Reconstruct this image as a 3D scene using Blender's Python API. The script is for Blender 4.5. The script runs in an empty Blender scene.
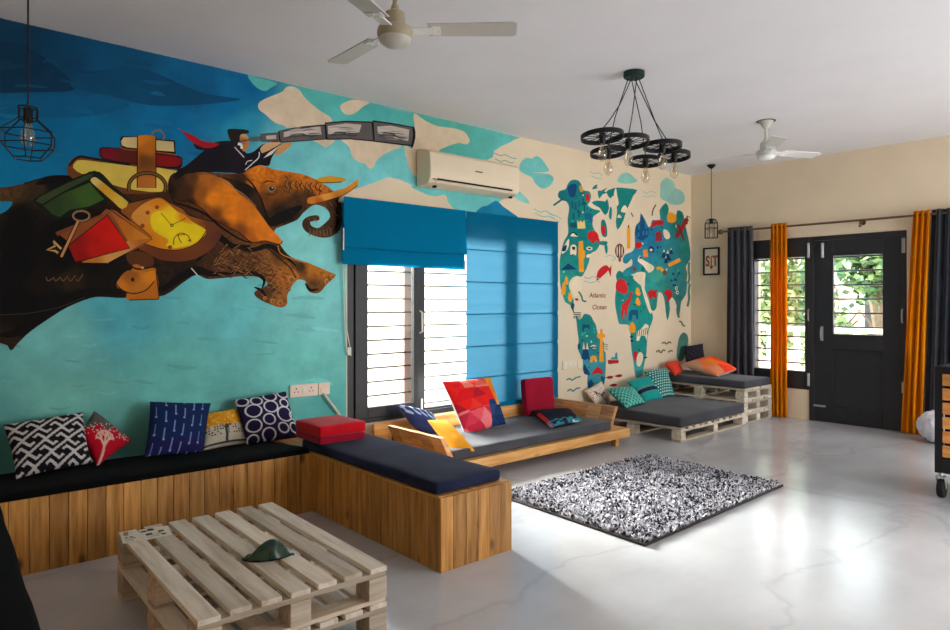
import bpy, bmesh, math, random
from math import sin, cos, pi, radians
from mathutils import Vector, Matrix, noise
from mathutils.geometry import delaunay_2d_cdt

scene = bpy.context.scene
COL = scene.collection
random.seed(7)

# ------------------------------------------------------------------ camera, daylight, exposure
CAM_H = 1.4                      # camera height above the floor
FPX = 674.0                      # focal length in pixels of a 950 px wide frame
YAW = math.atan2(674.0, 770.0)   # the view direction, turned from the Y axis towards X
cam_data = bpy.data.cameras.new('camera')
cam_data.sensor_width = 36.0
cam_data.lens = FPX / 950.0 * 36.0
cam_data.shift_y = -12.5 / 950.0
cam_data.clip_start = 0.05
cam = bpy.data.objects.new('camera', cam_data)
COL.objects.link(cam)
cam.location = (0, 0, CAM_H)
cam.rotation_euler = (pi / 2, 0, -YAW)
scene.camera = cam

world = bpy.data.worlds.new('sky')
scene.world = world
world.use_nodes = True
wn = world.node_tree
wn.nodes.clear()
w_out = wn.nodes.new('ShaderNodeOutputWorld')
w_bg = wn.nodes.new('ShaderNodeBackground')
w_tc = wn.nodes.new('ShaderNodeTexCoord')
w_sep = wn.nodes.new('ShaderNodeSeparateXYZ')
w_ramp = wn.nodes.new('ShaderNodeValToRGB')
w_ramp.color_ramp.elements[0].position = 0.0
w_ramp.color_ramp.elements[0].color = (0.60, 0.60, 0.58, 1)
w_ramp.color_ramp.elements[1].position = 0.62
w_ramp.color_ramp.elements[1].color = (0.84, 0.92, 1.0, 1)
_e = w_ramp.color_ramp.elements.new(0.5)
_e.color = (0.97, 0.985, 1.0, 1)
w_map = wn.nodes.new('ShaderNodeMapRange')
w_map.inputs['From Min'].default_value = -1
w_map.inputs['From Max'].default_value = 1
wn.links.new(w_tc.outputs['Generated'], w_sep.inputs[0])
wn.links.new(w_sep.outputs['Z'], w_map.inputs['Value'])
wn.links.new(w_map.outputs[0], w_ramp.inputs[0])
wn.links.new(w_ramp.outputs[0], w_bg.inputs['Color'])
w_bg.inputs['Strength'].default_value = 3.2
wn.links.new(w_bg.outputs[0], w_out.inputs['Surface'])

sun_d = bpy.data.lights.new('hazy_sun', 'SUN')
sun_d.energy = 32.0
sun_d.angle = radians(34)
sun_d.color = (1.0, 0.98, 0.95)
sun = bpy.data.objects.new('hazy_sun', sun_d)
COL.objects.link(sun)
# low hazy sun in front of the mural window, shining into the room
sun.rotation_euler = Vector((0.04, -0.90, -0.40)).to_track_quat('-Z', 'Y').to_euler()

scene.view_settings.view_transform = 'Standard'
scene.view_settings.look = 'None'
scene.view_settings.gamma = 1.0
scene.view_settings.use_curve_mapping = False
scene.view_settings.exposure = 0.95
try:
    scene.cycles.use_denoising = True
    scene.cycles.max_bounces = 10
    scene.cycles.diffuse_bounces = 6
    scene.cycles.transparent_max_bounces = 16
    scene.cycles.sample_clamp_indirect = 6.0
except Exception:
    pass


def portal(name, loc, rot, sx, sy):
    """Marks a window opening for the sky light (no light of its own)."""
    d = bpy.data.lights.new(name, 'AREA')
    d.shape = 'RECTANGLE'
    d.size, d.size_y = sx, sy
    d.energy = 1.0
    d.cycles.is_portal = True
    o = bpy.data.objects.new(name, d)
    COL.objects.link(o)
    o.location = loc
    o.rotation_euler = rot


WALL_Y = 4.981    # mural wall
WALL_X = 8.28     # door wall
BACK_X = -0.55
RIGHT_Y = -2.9
CEIL = 3.128
portal('sky_portal_mural_window', (4.2, WALL_Y + 0.30, 1.25), (-pi / 2, 0, 0), 2.6, 2.0)
portal('sky_portal_door_window', (WALL_X + 0.30, 3.3, 1.25), (0, pi / 2, 0), 1.9, 1.9)
# daylight through the wide window in the right hand wall (outside the photograph)
day_d = bpy.data.lights.new('right_window_daylight', 'AREA')
day_d.shape = 'RECTANGLE'
day_d.size, day_d.size_y = 2.9, 2.1
day_d.energy = 98.0
day_d.color = (0.93, 0.97, 1.0)
day = bpy.data.objects.new('right_window_daylight', day_d)
COL.objects.link(day)
day.location = (5.9, RIGHT_Y - 0.28, 1.42)
day.rotation_euler = (pi / 2, 0, 0)

_F = (math.sin(YAW), math.cos(YAW))
_R = (math.cos(YAW), -math.sin(YAW))


def _ray(px, py):
    u = (px - 475.0) / FPX
    v = (302.5 - py) / FPX
    return (_F[0] + u * _R[0], _F[1] + u * _R[1], v)


def at_y(px, py, y=WALL_Y):
    """measured point of the photograph on a plane parallel to the mural wall"""
    d = _ray(px, py)
    t = y / d[1]
    return Vector((d[0] * t, y, CAM_H + d[2] * t))


def at_x(px, py, x=WALL_X):
    d = _ray(px, py)
    t = x / d[0]
    return Vector((x, d[1] * t, CAM_H + d[2] * t))


def at_z(px, py, z=0.0):
    d = _ray(px, py)
    t = (z - CAM_H) / d[2]
    return Vector((d[0] * t, d[1] * t, z))


# ------------------------------------------------------------------ materials
def lin(c):
    r = []
    for v in c[:3]:
        v = v / 255.0
        r.append(v / 12.92 if v <= 0.04045 else ((v + 0.055) / 1.055) ** 2.4)
    return tuple(r)


def rgba(c):
    return lin(c) + (1.0,)


class NT:
    def __init__(self, name):
        self.m = bpy.data.materials.new(name)
        self.m.use_nodes = True
        self.t = self.m.node_tree
        self.b = self.t.nodes['Principled BSDF']
        self.out = self.t.nodes['Material Output']

    def n(self, kind, **kw):
        x = self.t.nodes.new(kind)
        for k, v in kw.items():
            setattr(x, k, v)
        return x

    def l(self, a, b):
        self.t.links.new(a, b)

    def coords(self, scale=(1, 1, 1), which='Object'):
        tc = self.n('ShaderNodeTexCoord')
        mp = self.n('ShaderNodeMapping')
        mp.inputs['Scale'].default_value = scale
        self.l(tc.outputs[which], mp.inputs['Vector'])
        return mp.outputs['Vector']

    def noise(self, vec, scale=5.0, detail=4.0, rough=0.55):
        x = self.n('ShaderNodeTexNoise')
        x.inputs['Scale'].default_value = scale
        x.inputs['Detail'].default_value = detail
        x.inputs['Roughness'].default_value = rough
        self.l(vec, x.inputs['Vector'])
        return x.outputs['Fac']

    def ramp(self, fac, stops):
        x = self.n('ShaderNodeValToRGB')
        e = x.color_ramp.elements
        while len(e) < len(stops):
            e.new(0.5)
        for i, (p, c) in enumerate(stops):
            e[i].position = p
            e[i].color = tuple(c) + (1.0,) if len(c) == 3 else c
        self.l(fac, x.inputs['Fac'])
        return x.outputs['Color']

    def mix(self, fac, a, b, mode='MIX'):
        x = self.n('ShaderNodeMix', data_type='RGBA', blend_type=mode)
        for sock, v in ((x.inputs[0], fac), (x.inputs[6], a), (x.inputs[7], b)):
            if isinstance(v, (int, float)):
                sock.default_value = v
            elif isinstance(v, tuple):
                sock.default_value = v if len(v) == 4 else v + (1.0,)
            else:
                self.l(v, sock)
        return x.outputs[2]

    def bump(self, height, strength=0.2, dist=0.01):
        x = self.n('ShaderNodeBump')
        x.inputs['Strength'].default_value = strength
        x.inputs['Distance'].default_value = dist
        self.l(height, x.inputs['Height'])
        self.l(x.outputs['Normal'], self.b.inputs['Normal'])

    def base(self, v):
        if isinstance(v, tuple):
            self.b.inputs['Base Color'].default_value = v if len(v) == 4 else v + (1.0,)
        else:
            self.l(v, self.b.inputs['Base Color'])


def plain(name, c, rough=0.6, metal=0.0, vary=0.12, scale=8.0, spec=0.4, bump=0.0):
    k = NT(name)
    v = k.coords()
    f = k.noise(v, scale)
    a = lin(c)
    k.base(k.ramp(f, [(0.3, tuple(x * (1 - vary) for x in a)), (0.7, tuple(min(1, x * (1 + vary)) for x in a))]))
    k.b.inputs['Roughness'].default_value = rough
    k.b.inputs['Metallic'].default_value = metal
    k.b.inputs['Specular IOR Level'].default_value = spec
    if bump:
        k.bump(k.noise(v, scale * 12, 3), bump, 0.004)
    return k.m


def fabric(name, c, rough=0.95, vary=0.15, scale=6.0, weave=220.0, sheen=0.15):
    k = NT(name)
    v = k.coords()
    a = lin(c)
    f = k.noise(v, scale, 5)
    col = k.ramp(f, [(0.3, tuple(x * (1 - vary) for x in a)), (0.7, tuple(min(1, x * (1 + vary)) for x in a))])
    w = k.noise(v, weave, 2, 0.7)
    col = k.mix(0.35, col, k.ramp(w, [(0.35, (0.45, 0.45, 0.45)), (0.65, (1.3, 1.3, 1.3))]), 'MULTIPLY')
    k.base(col)
    k.b.inputs['Roughness'].default_value = rough
    k.b.inputs['Specular IOR Level'].default_value = 0.15
    k.b.inputs['Sheen Weight'].default_value = sheen
    k.bump(w, 0.15, 0.003)
    return k.m


def wood(name, dark, mid, light, axis=2, rough=0.5, knots=0.5, spec=0.4):
    """board wood: the 'tone' of each board shifts its colour, grain runs along one axis"""
    k = NT(name)
    sc = [14.0, 14.0, 14.0]
    sc[axis] = 1.1
    v = k.coords(tuple(sc))
    at = k.n('ShaderNodeAttribute', attribute_name='tone')
    # shift the grain from board to board
    add = k.n('ShaderNodeVectorMath', operation='ADD')
    mul = k.n('ShaderNodeMath', operation='MULTIPLY')
    mul.inputs[1].default_value = 37.0
    k.l(at.outputs['Fac'], mul.inputs[0])
    k.l(v, add.inputs[0])
    k.l(mul.outputs[0], add.inputs[1])
    vv = add.outputs[0]
    g = k.noise(vv, 2.2, 6, 0.6)
    col = k.ramp(g, [(0.28, lin(dark)), (0.5, lin(mid)), (0.72, lin(light))])
    tone = k.ramp(at.outputs['Fac'], [(0.0, (0.70, 0.68, 0.64)), (0.5, (1, 1, 1)), (1.0, (1.18, 1.15, 1.1))])
    col = k.mix(1.0, col, tone, 'MULTIPLY')
    if knots:
        sk = [5.0, 5.0, 5.0]
        sk[axis] = 2.6
        vk = k.coords(tuple(sk))
        ad2 = k.n('ShaderNodeVectorMath', operation='ADD')
        k.l(vk, ad2.inputs[0])
        k.l(mul.outputs[0], ad2.inputs[1])
        vo = k.n('ShaderNodeTexVoronoi')
        vo.inputs['Scale'].default_value = 1.3
        k.l(ad2.outputs[0], vo.inputs['Vector'])
        km = k.ramp(vo.outputs['Distance'], [(0.05, (knots, knots, knots)), (0.16, (0, 0, 0))])
        col = k.mix(km, col, lin(tuple(x * 0.35 for x in dark)))
    k.base(col)
    k.b.inputs['Roughness'].default_value = rough
    k.b.inputs['Specular IOR Level'].default_value = spec
    k.bump(g, 0.12, 0.004)
    return k.m


def painted(name='paint', rough=0.85, vary=0.14, scale=7.0, weave=0.0):
    """colour comes from the painted / printed pattern stored on the mesh"""
    k = NT(name)
    at = k.n('ShaderNodeVertexColor', layer_name='pattern')
    v = k.coords()
    f = k.noise(v, scale, 6, 0.65)
    col = k.mix(1.0, at.outputs['Color'], k.ramp(f, [(0.25, (1 - vary,) * 3), (0.75, (1 + vary,) * 3)]), 'MULTIPLY')
    if weave:
        w = k.noise(v, weave, 2, 0.7)
        col = k.mix(0.3, col, k.ramp(w, [(0.35, (0.5, 0.5, 0.5)), (0.65, (1.25, 1.25, 1.25))]), 'MULTIPLY')
        k.bump(w, 0.12, 0.003)
    k.base(col)
    k.b.inputs['Roughness'].default_value = rough
    k.b.inputs['Specular IOR Level'].default_value = 0.2
    return k.m


def glass_mat(name, tint=(1, 1, 1), refl=0.08):
    k = NT(name)
    t = k.n('ShaderNodeBsdfTransparent')
    t.inputs['Color'].default_value = tuple(tint) + (1,)
    g = k.n('ShaderNodeBsdfGlossy')
    g.inputs['Roughness'].default_value = 0.03
    mx = k.n('ShaderNodeMixShader')
    mx.inputs[0].default_value = refl
    k.l(t.outputs[0], mx.inputs[1])
    k.l(g.outputs[0], mx.inputs[2])
    k.l(mx.outputs[0], k.out.inputs['Surface'])
    return k.m


def translucent(name, c, amount=0.45, vary=0.1, tc=None):
    k = NT(name)
    v = k.coords()
    w = k.noise(v, 160, 2, 0.7)
    a = lin(c)
    col = k.ramp(w, [(0.3, tuple(x * (1 - vary) for x in a)), (0.7, tuple(min(1, x * (1 + vary)) for x in a))])
    d = k.n('ShaderNodeBsdfDiffuse')
    t = k.n('ShaderNodeBsdfTranslucent')
    k.l(col, d.inputs['Color'])
    if tc:
        t.inputs['Color'].default_value = rgba(tc)
    else:
        k.l(col, t.inputs['Color'])
    mx = k.n('ShaderNodeMixShader')
    mx.inputs[0].default_value = amount
    k.l(d.outputs[0], mx.inputs[1])
    k.l(t.outputs[0], mx.inputs[2])
    k.l(mx.outputs[0], k.out.inputs['Surface'])
    return k.m


M = {}
M['cream_wall'] = plain('cream_wall', (226, 208, 180), 0.9, vary=0.03, scale=3, spec=0.2)
M['ceiling'] = plain('ceiling_white', (238, 236, 240), 0.9, vary=0.02, scale=2, spec=0.2)
M['dark_frame'] = plain('dark_frame_paint', (38, 38, 42), 0.45, vary=0.15, scale=20)
M['dark_door'] = plain('dark_door_paint', (36, 37, 41), 0.42, vary=0.15, scale=25)
M['steel'] = plain('brushed_steel', (190, 190, 188), 0.3, 0.9)
M['bronze'] = plain('bronze_rod', (120, 98, 75), 0.35, 0.8)
M['black_metal'] = plain('black_metal', (22, 22, 24), 0.45, 0.3)
M['black_rubber'] = plain('black_rubber', (18, 18, 20), 0.7)
M['green_metal'] = plain('dark_green_metal', (22, 48, 44), 0.5, 0.2)
M['white_plastic'] = plain('white_plastic', (232, 226, 212), 0.4, vary=0.02)
M['ac_plastic'] = plain('air_conditioner_plastic', (235, 218, 190), 0.4, vary=0.02)
M['dark_slot'] = plain('dark_slot', (20, 18, 17), 0.8)
M['socket'] = plain('socket_plastic', (238, 214, 196), 0.45, vary=0.02)
M['fan_grey'] = plain('fan_enamel', (196, 192, 184), 0.35, vary=0.04)
M['fan_brown'] = plain('fan_housing_enamel', (168, 156, 132), 0.4, vary=0.04)
M['fan_white'] = plain('fan_white_enamel', (238, 238, 236), 0.25, vary=0.02)
M['chrome'] = plain('chrome', (225, 225, 225), 0.15, 0.9)
M['glass'] = glass_mat('window_glass', (0.97, 0.99, 0.98), 0.05)
M['bulb_glass'] = glass_mat('bulb_glass', (0.98, 0.95, 0.88), 0.16)
M['filament'] = plain('brass_filament', (200, 150, 70), 0.4, 0.7)
M['blind'] = translucent('blue_blind_cloth', (6, 100, 138), 0.13, 0.1, (76, 122, 146))
M['blind_valance'] = translucent('blue_blind_cloth_folded', (8, 116, 156), 0.12)
M['bench_wood'] = wood('bench_pine', (126, 82, 34), (188, 132, 62), (216, 164, 94), 2, 0.5, 0.8)
M['bench_wood_y'] = wood('bench_pine_lengthwise', (140, 94, 44), (184, 132, 72), (204, 156, 96), 1, 0.5, 0.4)
M['sofa_wood_x'] = wood('sofa_pine_lengthwise', (196, 132, 66), (226, 168, 98), (240, 192, 126), 0, 0.4, 0.35)
M['sofa_wood_y'] = wood('sofa_pine_crosswise', (178, 112, 60), (218, 158, 96), (238, 190, 130), 1, 0.4, 0.5)
M['pallet_y'] = wood('pallet_deal_slats', (196, 180, 162), (224, 212, 196), (236, 228, 215), 1, 0.7, 0.12)
M['pallet_x'] = wood('pallet_deal_bearers', (180, 160, 138), (208, 192, 172), (222, 210, 192), 0, 0.7, 0.2)
M['whitewash_y'] = wood('whitewashed_pallet_slats', (182, 168, 148), (212, 200, 182), (228, 220, 204), 1, 0.7, 0.15)
M['whitewash_x'] = wood('whitewashed_pallet_bearers', (176, 162, 142), (206, 194, 176), (224, 214, 198), 0, 0.7, 0.15)
M['navy'] = fabric('navy_cushion_cloth', (34, 41, 68), vary=0.3, scale=4, weave=180, sheen=0.06)
M['black_cloth'] = fabric('black_cushion_cloth', (7, 6, 8), vary=0.2, sheen=0.0)
M['grey_mattress'] = fabric('charcoal_mattress_cloth', (72, 72, 78), vary=0.22, scale=3, weave=140)
M['red_cloth'] = fabric('red_cushion_cloth', (206, 14, 32), vary=0.12)
M['red_cloth_dark'] = fabric('crimson_cushion_cloth', (160, 8, 44), vary=0.12)
M['grey_curtain'] = fabric('slate_curtain_cloth', (70, 70, 78), vary=0.12, weave=300)
M['dark_curtain'] = fabric('dark_curtain_cloth', (44, 48, 56), vary=0.12, weave=300)
M['print'] = painted('printed_cloth', 0.9, 0.08, 9, 160)
M['mural'] = painted('mural_paint', 0.8, 0.16, 5)
M['paper'] = painted('printed_paper', 0.7, 0.03, 9)
M['rug_pile'] = painted('rug_pile', 0.95, 0.15, 14)
M['rug_edge'] = fabric('rug_backing', (52, 42, 40))
M['cart_slat'] = wood('cart_slat_wood', (200, 118, 48), (232, 156, 80), (244, 180, 104), 0, 0.45, 0.3)
M['bag'] = plain('white_plastic_bag', (214, 212, 218), 0.35, vary=0.06, scale=14)
M['leaf_a'] = plain('leaf_green', (104, 132, 84), 0.6, vary=0.35, scale=3)
M['leaf_b'] = plain('leaf_dark_green', (62, 98, 66), 0.6, vary=0.35, scale=3)
M['leaf_c'] = plain('leaf_yellow_green', (160, 172, 126), 0.6, vary=0.3, scale=3)
M['bark'] = plain('bark', (112, 96, 78), 0.9, vary=0.25, scale=12, bump=0.4)
M['railing'] = plain('white_railing_paint', (226, 226, 226), 0.5, vary=0.03)
M['pink_wall'] = plain('pink_render', (222, 188, 176), 0.9, vary=0.06, scale=3)
M['backdrop_wall'] = plain('backdrop_wall_render', (216, 214, 204), 0.9, vary=0.05, scale=2)
M['paving'] = plain('balcony_paving', (190, 180, 168), 0.8, vary=0.1, scale=3)


def orange_curtain():
    k = NT('orange_curtain_cloth')
    v = k.coords((1, 1, 1))
    w = k.noise(v, 260, 2, 0.7)
    a = lin((236, 146, 20))
    col = k.ramp(w, [(0.3, tuple(x * 0.88 for x in a)), (0.7, tuple(min(1, x * 1.1) for x in a))])
    d = k.n('ShaderNodeBsdfDiffuse')
    t = k.n('ShaderNodeBsdfTranslucent')
    k.l(col, d.inputs['Color'])
    k.l(col, t.inputs['Color'])
    mx = k.n('ShaderNodeMixShader')
    mx.inputs[0].default_value = 0.3
    k.l(d.outputs[0], mx.inputs[1])
    k.l(t.outputs[0], mx.inputs[2])
    k.l(mx.outputs[0], k.out.inputs['Surface'])
    return k.m


M['orange_curtain'] = orange_curtain()


def floor_mat():
    k = NT('polished_marble_floor')
    v = k.coords()
    big = k.noise(v, 0.55, 6, 0.6)
    mid = k.noise(v, 1.8, 3, 0.5)
    c1 = k.ramp(big, [(0.3, lin((178, 177, 178))), (0.7, lin((206, 207, 211)))])
    c2 = k.ramp(mid, [(0.3, (0.94, 0.94, 0.94)), (0.7, (1.03, 1.03, 1.03))])
    col = k.mix(1.0, c1, c2, 'MULTIPLY')
    ms = k.n('ShaderNodeMapping')
    ms.inputs['Rotation'].default_value = (0, 0, 0.55)
    ms.inputs['Scale'].default_value = (0.5, 3.2, 1)
    k.l(v, ms.inputs['Vector'])
    st = k.noise(ms.outputs[0], 1.6, 3, 0.5)
    col = k.mix(1.0, col, k.ramp(st, [(0.25, (0.93, 0.93, 0.94)), (0.75, (1.04, 1.04, 1.04))]), 'MULTIPLY')
    # long thin veins
    dn = k.n('ShaderNodeTexNoise')
    dn.inputs['Scale'].default_value = 1.1
    dn.inputs['Detail'].default_value = 5
    k.l(v, dn.inputs['Vector'])
    ad = k.n('ShaderNodeMix', data_type='RGBA', blend_type='LINEAR_LIGHT')
    ad.inputs[0].default_value = 0.55
    k.l(v, ad.inputs[6])
    k.l(dn.outputs['Color'], ad.inputs[7])
    mp = k.n('ShaderNodeMapping')
    mp.inputs['Rotation'].default_value = (0, 0, 0.5)
    mp.inputs['Scale'].default_value = (0.42, 1.25, 1)
    k.l(ad.outputs[2], mp.inputs['Vector'])
    vo = k.n('ShaderNodeTexVoronoi', feature='DISTANCE_TO_EDGE')
    vo.inputs['Scale'].default_value = 0.85
    k.l(mp.outputs[0], vo.inputs['Vector'])
    vein = k.ramp(vo.outputs['Distance'], [(0.0, (0.16, 0.16, 0.16)), (0.03, (0, 0, 0))])
    col = k.mix(vein, col, lin((96, 92, 96)))
    k.base(col)
    r = k.n('ShaderNodeMapRange')
    r.inputs['To Min'].default_value = 0.13
    r.inputs['To Max'].default_value = 0.26
    k.l(mid, r.inputs['Value'])
    k.l(r.outputs[0], k.b.inputs['Roughness'])
    k.b.inputs['Specular IOR Level'].default_value = 0.42
    return k.m


M['floor'] = floor_mat()
M['grille_white'] = plain('grille_pale_paint', (70, 68, 66), 0.5)


# ------------------------------------------------------------------ builders
BASE = {}


def tag(o, label=None, cat=None, group=None, kind=None):
    if label:
        o['label'] = label
    if cat:
        o['category'] = cat
    if group:
        o['group'] = group
    if kind:
        o['kind'] = kind
    return o


def thing(name, label, cat, loc=(0, 0, 0), rotz=0.0, group=None, local=False, rot=None):
    """an Empty at the thing's base; with local=False its parts are given in room coordinates"""
    o = bpy.data.objects.new(name, None)
    o.empty_display_size = 0.1
    COL.objects.link(o)
    o.location = loc
    o.rotation_euler = rot if rot else (0, 0, rotz)
    BASE[o.name] = Vector((0, 0, 0)) if local else Vector(loc)
    return tag(o, label, cat, group)


def link_mesh(name, me, mat, parent=None):
    o = bpy.data.objects.new(name, me)
    COL.objects.link(o)
    if mat is not None and not me.materials:
        me.materials.append(mat)
    if parent is not None:
        o.parent = parent
        BASE[o.name] = BASE.get(parent.name, Vector((0, 0, 0)))
    return o


class MB:
    """collects shapes that become ONE mesh"""

    def __init__(self):
        self.v, self.f, self.tone, self.col = [], [], [], []

    def add(self, verts, faces, tone=None, cols=None):
        b = len(self.v)
        self.v += [Vector(p) for p in verts]
        t = random.random() if tone is None else tone
        for f in faces:
            self.f.append(tuple(i + b for i in f))
            self.tone.append(t)
        if cols is not None:
            self.col += list(cols)
        else:
            self.col += [(1, 1, 1)] * len(verts)
        return self

    def box(self, a, b, tone=None, m=None):
        x0, y0, z0 = a
        x1, y1, z1 = b
        x0, x1 = min(x0, x1), max(x0, x1)
        y0, y1 = min(y0, y1), max(y0, y1)
        z0, z1 = min(z0, z1), max(z0, z1)
        vs = [(x0, y0, z0), (x1, y0, z0), (x1, y1, z0), (x0, y1, z0), (x0, y0, z1), (x1, y0, z1), (x1, y1, z1), (x0, y1, z1)]
        if m is not None:
            vs = [m @ Vector(p) for p in vs]
        return self.add(vs, [(0, 3, 2, 1), (4, 5, 6, 7), (0, 1, 5, 4), (1, 2, 6, 5), (2, 3, 7, 6), (3, 0, 4, 7)], tone)

    def tube(self, pts, r, n=10, closed=False, caps=True):
        pts = [Vector(p) for p in pts]
        rs = r if isinstance(r, (list, tuple)) else [r] * len(pts)
        vs, fs = [], []
        up = None
        N = len(pts)
        for i, p in enumerate(pts):
            if closed:
                d = pts[(i + 1) % N] - pts[i - 1]
            else:
                d = pts[min(i + 1, N - 1)] - pts[max(i - 1, 0)]
            d.normalize()
            if up is None:
                up = Vector((0, 0, 1)) if abs(d.z) < 0.9 else Vector((1, 0, 0))
            a = d.cross(up)
            if a.length < 1e-6:
                a = d.orthogonal()
            a.normalize()
            up = a.cross(d).normalized()
            for k in range(n):
                t = 2 * pi * k / n
                vs.append(p + (a * cos(t) + up * sin(t)) * rs[i])
        segs = N if closed else N - 1
        for i in range(segs):
            j = (i + 1) % N
            for k in range(n):
                k2 = (k + 1) % n
                fs.append((i * n + k, i * n + k2, j * n + k2, j * n + k))
        if caps and not closed:
            fs.append(tuple(range(n - 1, -1, -1)))
            fs.append(tuple((N - 1) * n + k for k in range(n)))
        return self.add(vs, fs, 0.5)

    def cyl(self, p0, p1, r, n=16, r1=None):
        return self.tube([p0, p1], [r, r if r1 is None else r1], n)

    def lathe(self, prof, c=(0, 0, 0), n=28, m=None):
        c = Vector(c)
        vs, fs = [], []
        for (r, z) in prof:
            for k in range(n):
                t = 2 * pi * k / n
                p = Vector((r * cos(t), r * sin(t), z))
                vs.append((m @ p if m is not None else p) + c)
        for i in range(len(prof) - 1):
            for k in range(n):
                k2 = (k + 1) % n
                fs.append((i * n + k, i * n + k2, (i + 1) * n + k2, (i + 1) * n + k))
        if prof[0][0] > 1e-5:
            fs.append(tuple(range(n - 1, -1, -1)))
        if prof[-1][0] > 1e-5:
            fs.append(tuple((len(prof) - 1) * n + k for k in range(n)))
        return self.add(vs, fs, 0.5)

    def ring(self, c, r, w, h, n=36, m=None):
        """flat band: outer radius r, radial thickness w, height h"""
        prof = [(r - w, 0), (r, 0), (r, h), (r - w, h), (r - w, 0)]
        c = Vector(c)
        vs, fs = [], []
        for (rr, z) in prof[:4]:
            for k in range(n):
                t = 2 * pi * k / n
                p = Vector((rr * cos(t), rr * sin(t), z))
                vs.append((m @ p if m is not None else p) + c)
        for i in range(4):
            j = (i + 1) % 4
            for k in range(n):
                k2 = (k + 1) % n
                fs.append((i * n + k, i * n + k2, j * n + k2, j * n + k))
        return self.add(vs, fs, 0.5)

    def prism(self, poly, a, b, axis=0, tone=None):
        """polygon in the plane across `axis`, pushed from a to b"""
        n = len(poly)

        def P(q, t):
            if axis == 0:
                return (t, q[0], q[1])
            if axis == 1:
                return (q[0], t, q[1])
            return (q[0], q[1], t)
        vs = [P(q, a) for q in poly] + [P(q, b) for q in poly]
        fs = [tuple(range(n)), tuple(range(2 * n - 1, n - 1, -1))]
        for i in range(n):
            j = (i + 1) % n
            fs.append((i, i + n, j + n, j))
        return self.add(vs, fs, tone)

    def ball(self, c, r, n=16, m=10, sq=(1, 1, 1)):
        c = Vector(c)
        vs = [c + Vector((0, 0, -r * sq[2]))]
        for i in range(1, m):
            t = -pi / 2 + pi * i / m
            for k in range(n):
                a = 2 * pi * k / n
                vs.append(c + Vector((r * sq[0] * cos(t) * cos(a), r * sq[1] * cos(t) * sin(a), r * sq[2] * sin(t))))
        vs.append(c + Vector((0, 0, r * sq[2])))
        fs = []
        for k in range(n):
            k2 = (k + 1) % n
            fs.append((0, 1 + k2, 1 + k))
            for i in range(m - 2):
                b = 1 + i * n
                fs.append((b + k, b + k2, b + n + k2, b + n + k))
            b = 1 + (m - 2) * n
            fs.append((b + k, b + k2, len(vs) - 1))
        return self.add(vs, fs, 0.5)

    def build(self, name, mat, parent=None, bevel=0.0, smooth=35, pattern=False, fix=True, segs=2):
        off = BASE.get(parent.name, Vector((0, 0, 0))) if parent is not None else Vector((0, 0, 0))
        loc = None
        if parent is None:
            # a thing that is one mesh stands with its origin at the middle of its base
            xs = [p.x for p in self.v]
            ys = [p.y for p in self.v]
            zs = [p.z for p in self.v]
            loc = Vector(((min(xs) + max(xs)) / 2, (min(ys) + max(ys)) / 2, min(zs)))
            off = loc
        me = bpy.data.meshes.new(name)
        me.from_pydata([p - off for p in self.v], [], self.f)
        if fix:
            bm = bmesh.new()
            bm.from_mesh(me)
            tl = bm.faces.layers.float.new('tone')
            for i, f in enumerate(bm.faces):
                f[tl] = self.tone[i]
            bmesh.ops.recalc_face_normals(bm, faces=bm.faces)
            bm.to_mesh(me)
            bm.free()
        if pattern:
            ca = me.color_attributes.new('pattern', 'FLOAT_COLOR', 'POINT')
            flat = []
            for c in self.col:
                flat += [c[0], c[1], c[2], 1.0]
            ca.data.foreach_set('color', flat)
        me.update()
        if smooth:
            me.shade_smooth()
            me.set_sharp_from_angle(angle=radians(smooth))
        o = link_mesh(name, me, mat, parent)
        if loc is not None:
            o.location = loc
            BASE[o.name] = loc
        if bevel:
            b = o.modifiers.new('bevel', 'BEVEL')
            b.width = bevel
            b.segments = segs
            b.limit_method = 'ANGLE'
            b.angle_limit = radians(40)
            b.harden_normals = False
        return o


def copy_tree(o, parent=None):
    c = o.copy()
    COL.objects.link(c)
    if parent is not None:
        c.parent = parent
    for ch in list(o.children):
        copy_tree(ch, c)
    return c


def struct(mb, name, mat, parent=None, **kw):
    o = mb.build(name, mat, parent, **kw)
    if parent is None:
        o['kind'] = 'structure'
    return o


# ------------------------------------------------------------------ room shell
def wall_with_holes(axis, pos0, pos1, a0, a1, holes):
    """boxes around rectangular openings; axis 1: wall along X, axis 0: wall along Y"""
    mb = MB()
    zs = sorted({0.0, CEIL} | {h[2] for h in holes} | {h[3] for h in holes})
    us = sorted({a0, a1} | {h[0] for h in holes} | {h[1] for h in holes})
    for i in range(len(us) - 1):
        run = None
        for j in range(len(zs) - 1):
            um, zm = (us[i] + us[i + 1]) / 2, (zs[j] + zs[j + 1]) / 2
            solid = not any(h[0] < um < h[1] and h[2] < zm < h[3] for h in holes)
            if solid:
                if run is None:
                    run = [zs[j], zs[j + 1]]
                else:
                    run[1] = zs[j + 1]
            if (not solid or j == len(zs) - 2) and run is not None:
                if axis == 1:
                    mb.box((us[i], pos0, run[0]), (us[i + 1], pos1, run[1]), 0.5)
                else:
                    mb.box((pos0, us[i], run[0]), (pos1, us[i + 1], run[1]), 0.5)
                run = None
    return mb


T = 0.22
WIN = (2.93, 5.50, 0.36, 2.22)          # opening in the mural wall: x0, x1, z0, z1
SIDE = (3.415, 4.12, 0.36, 2.18)        # side light beside the door: y0, y1, z0, z1
DOOR = (2.40, 3.415, 0.0, 2.18)

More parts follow.
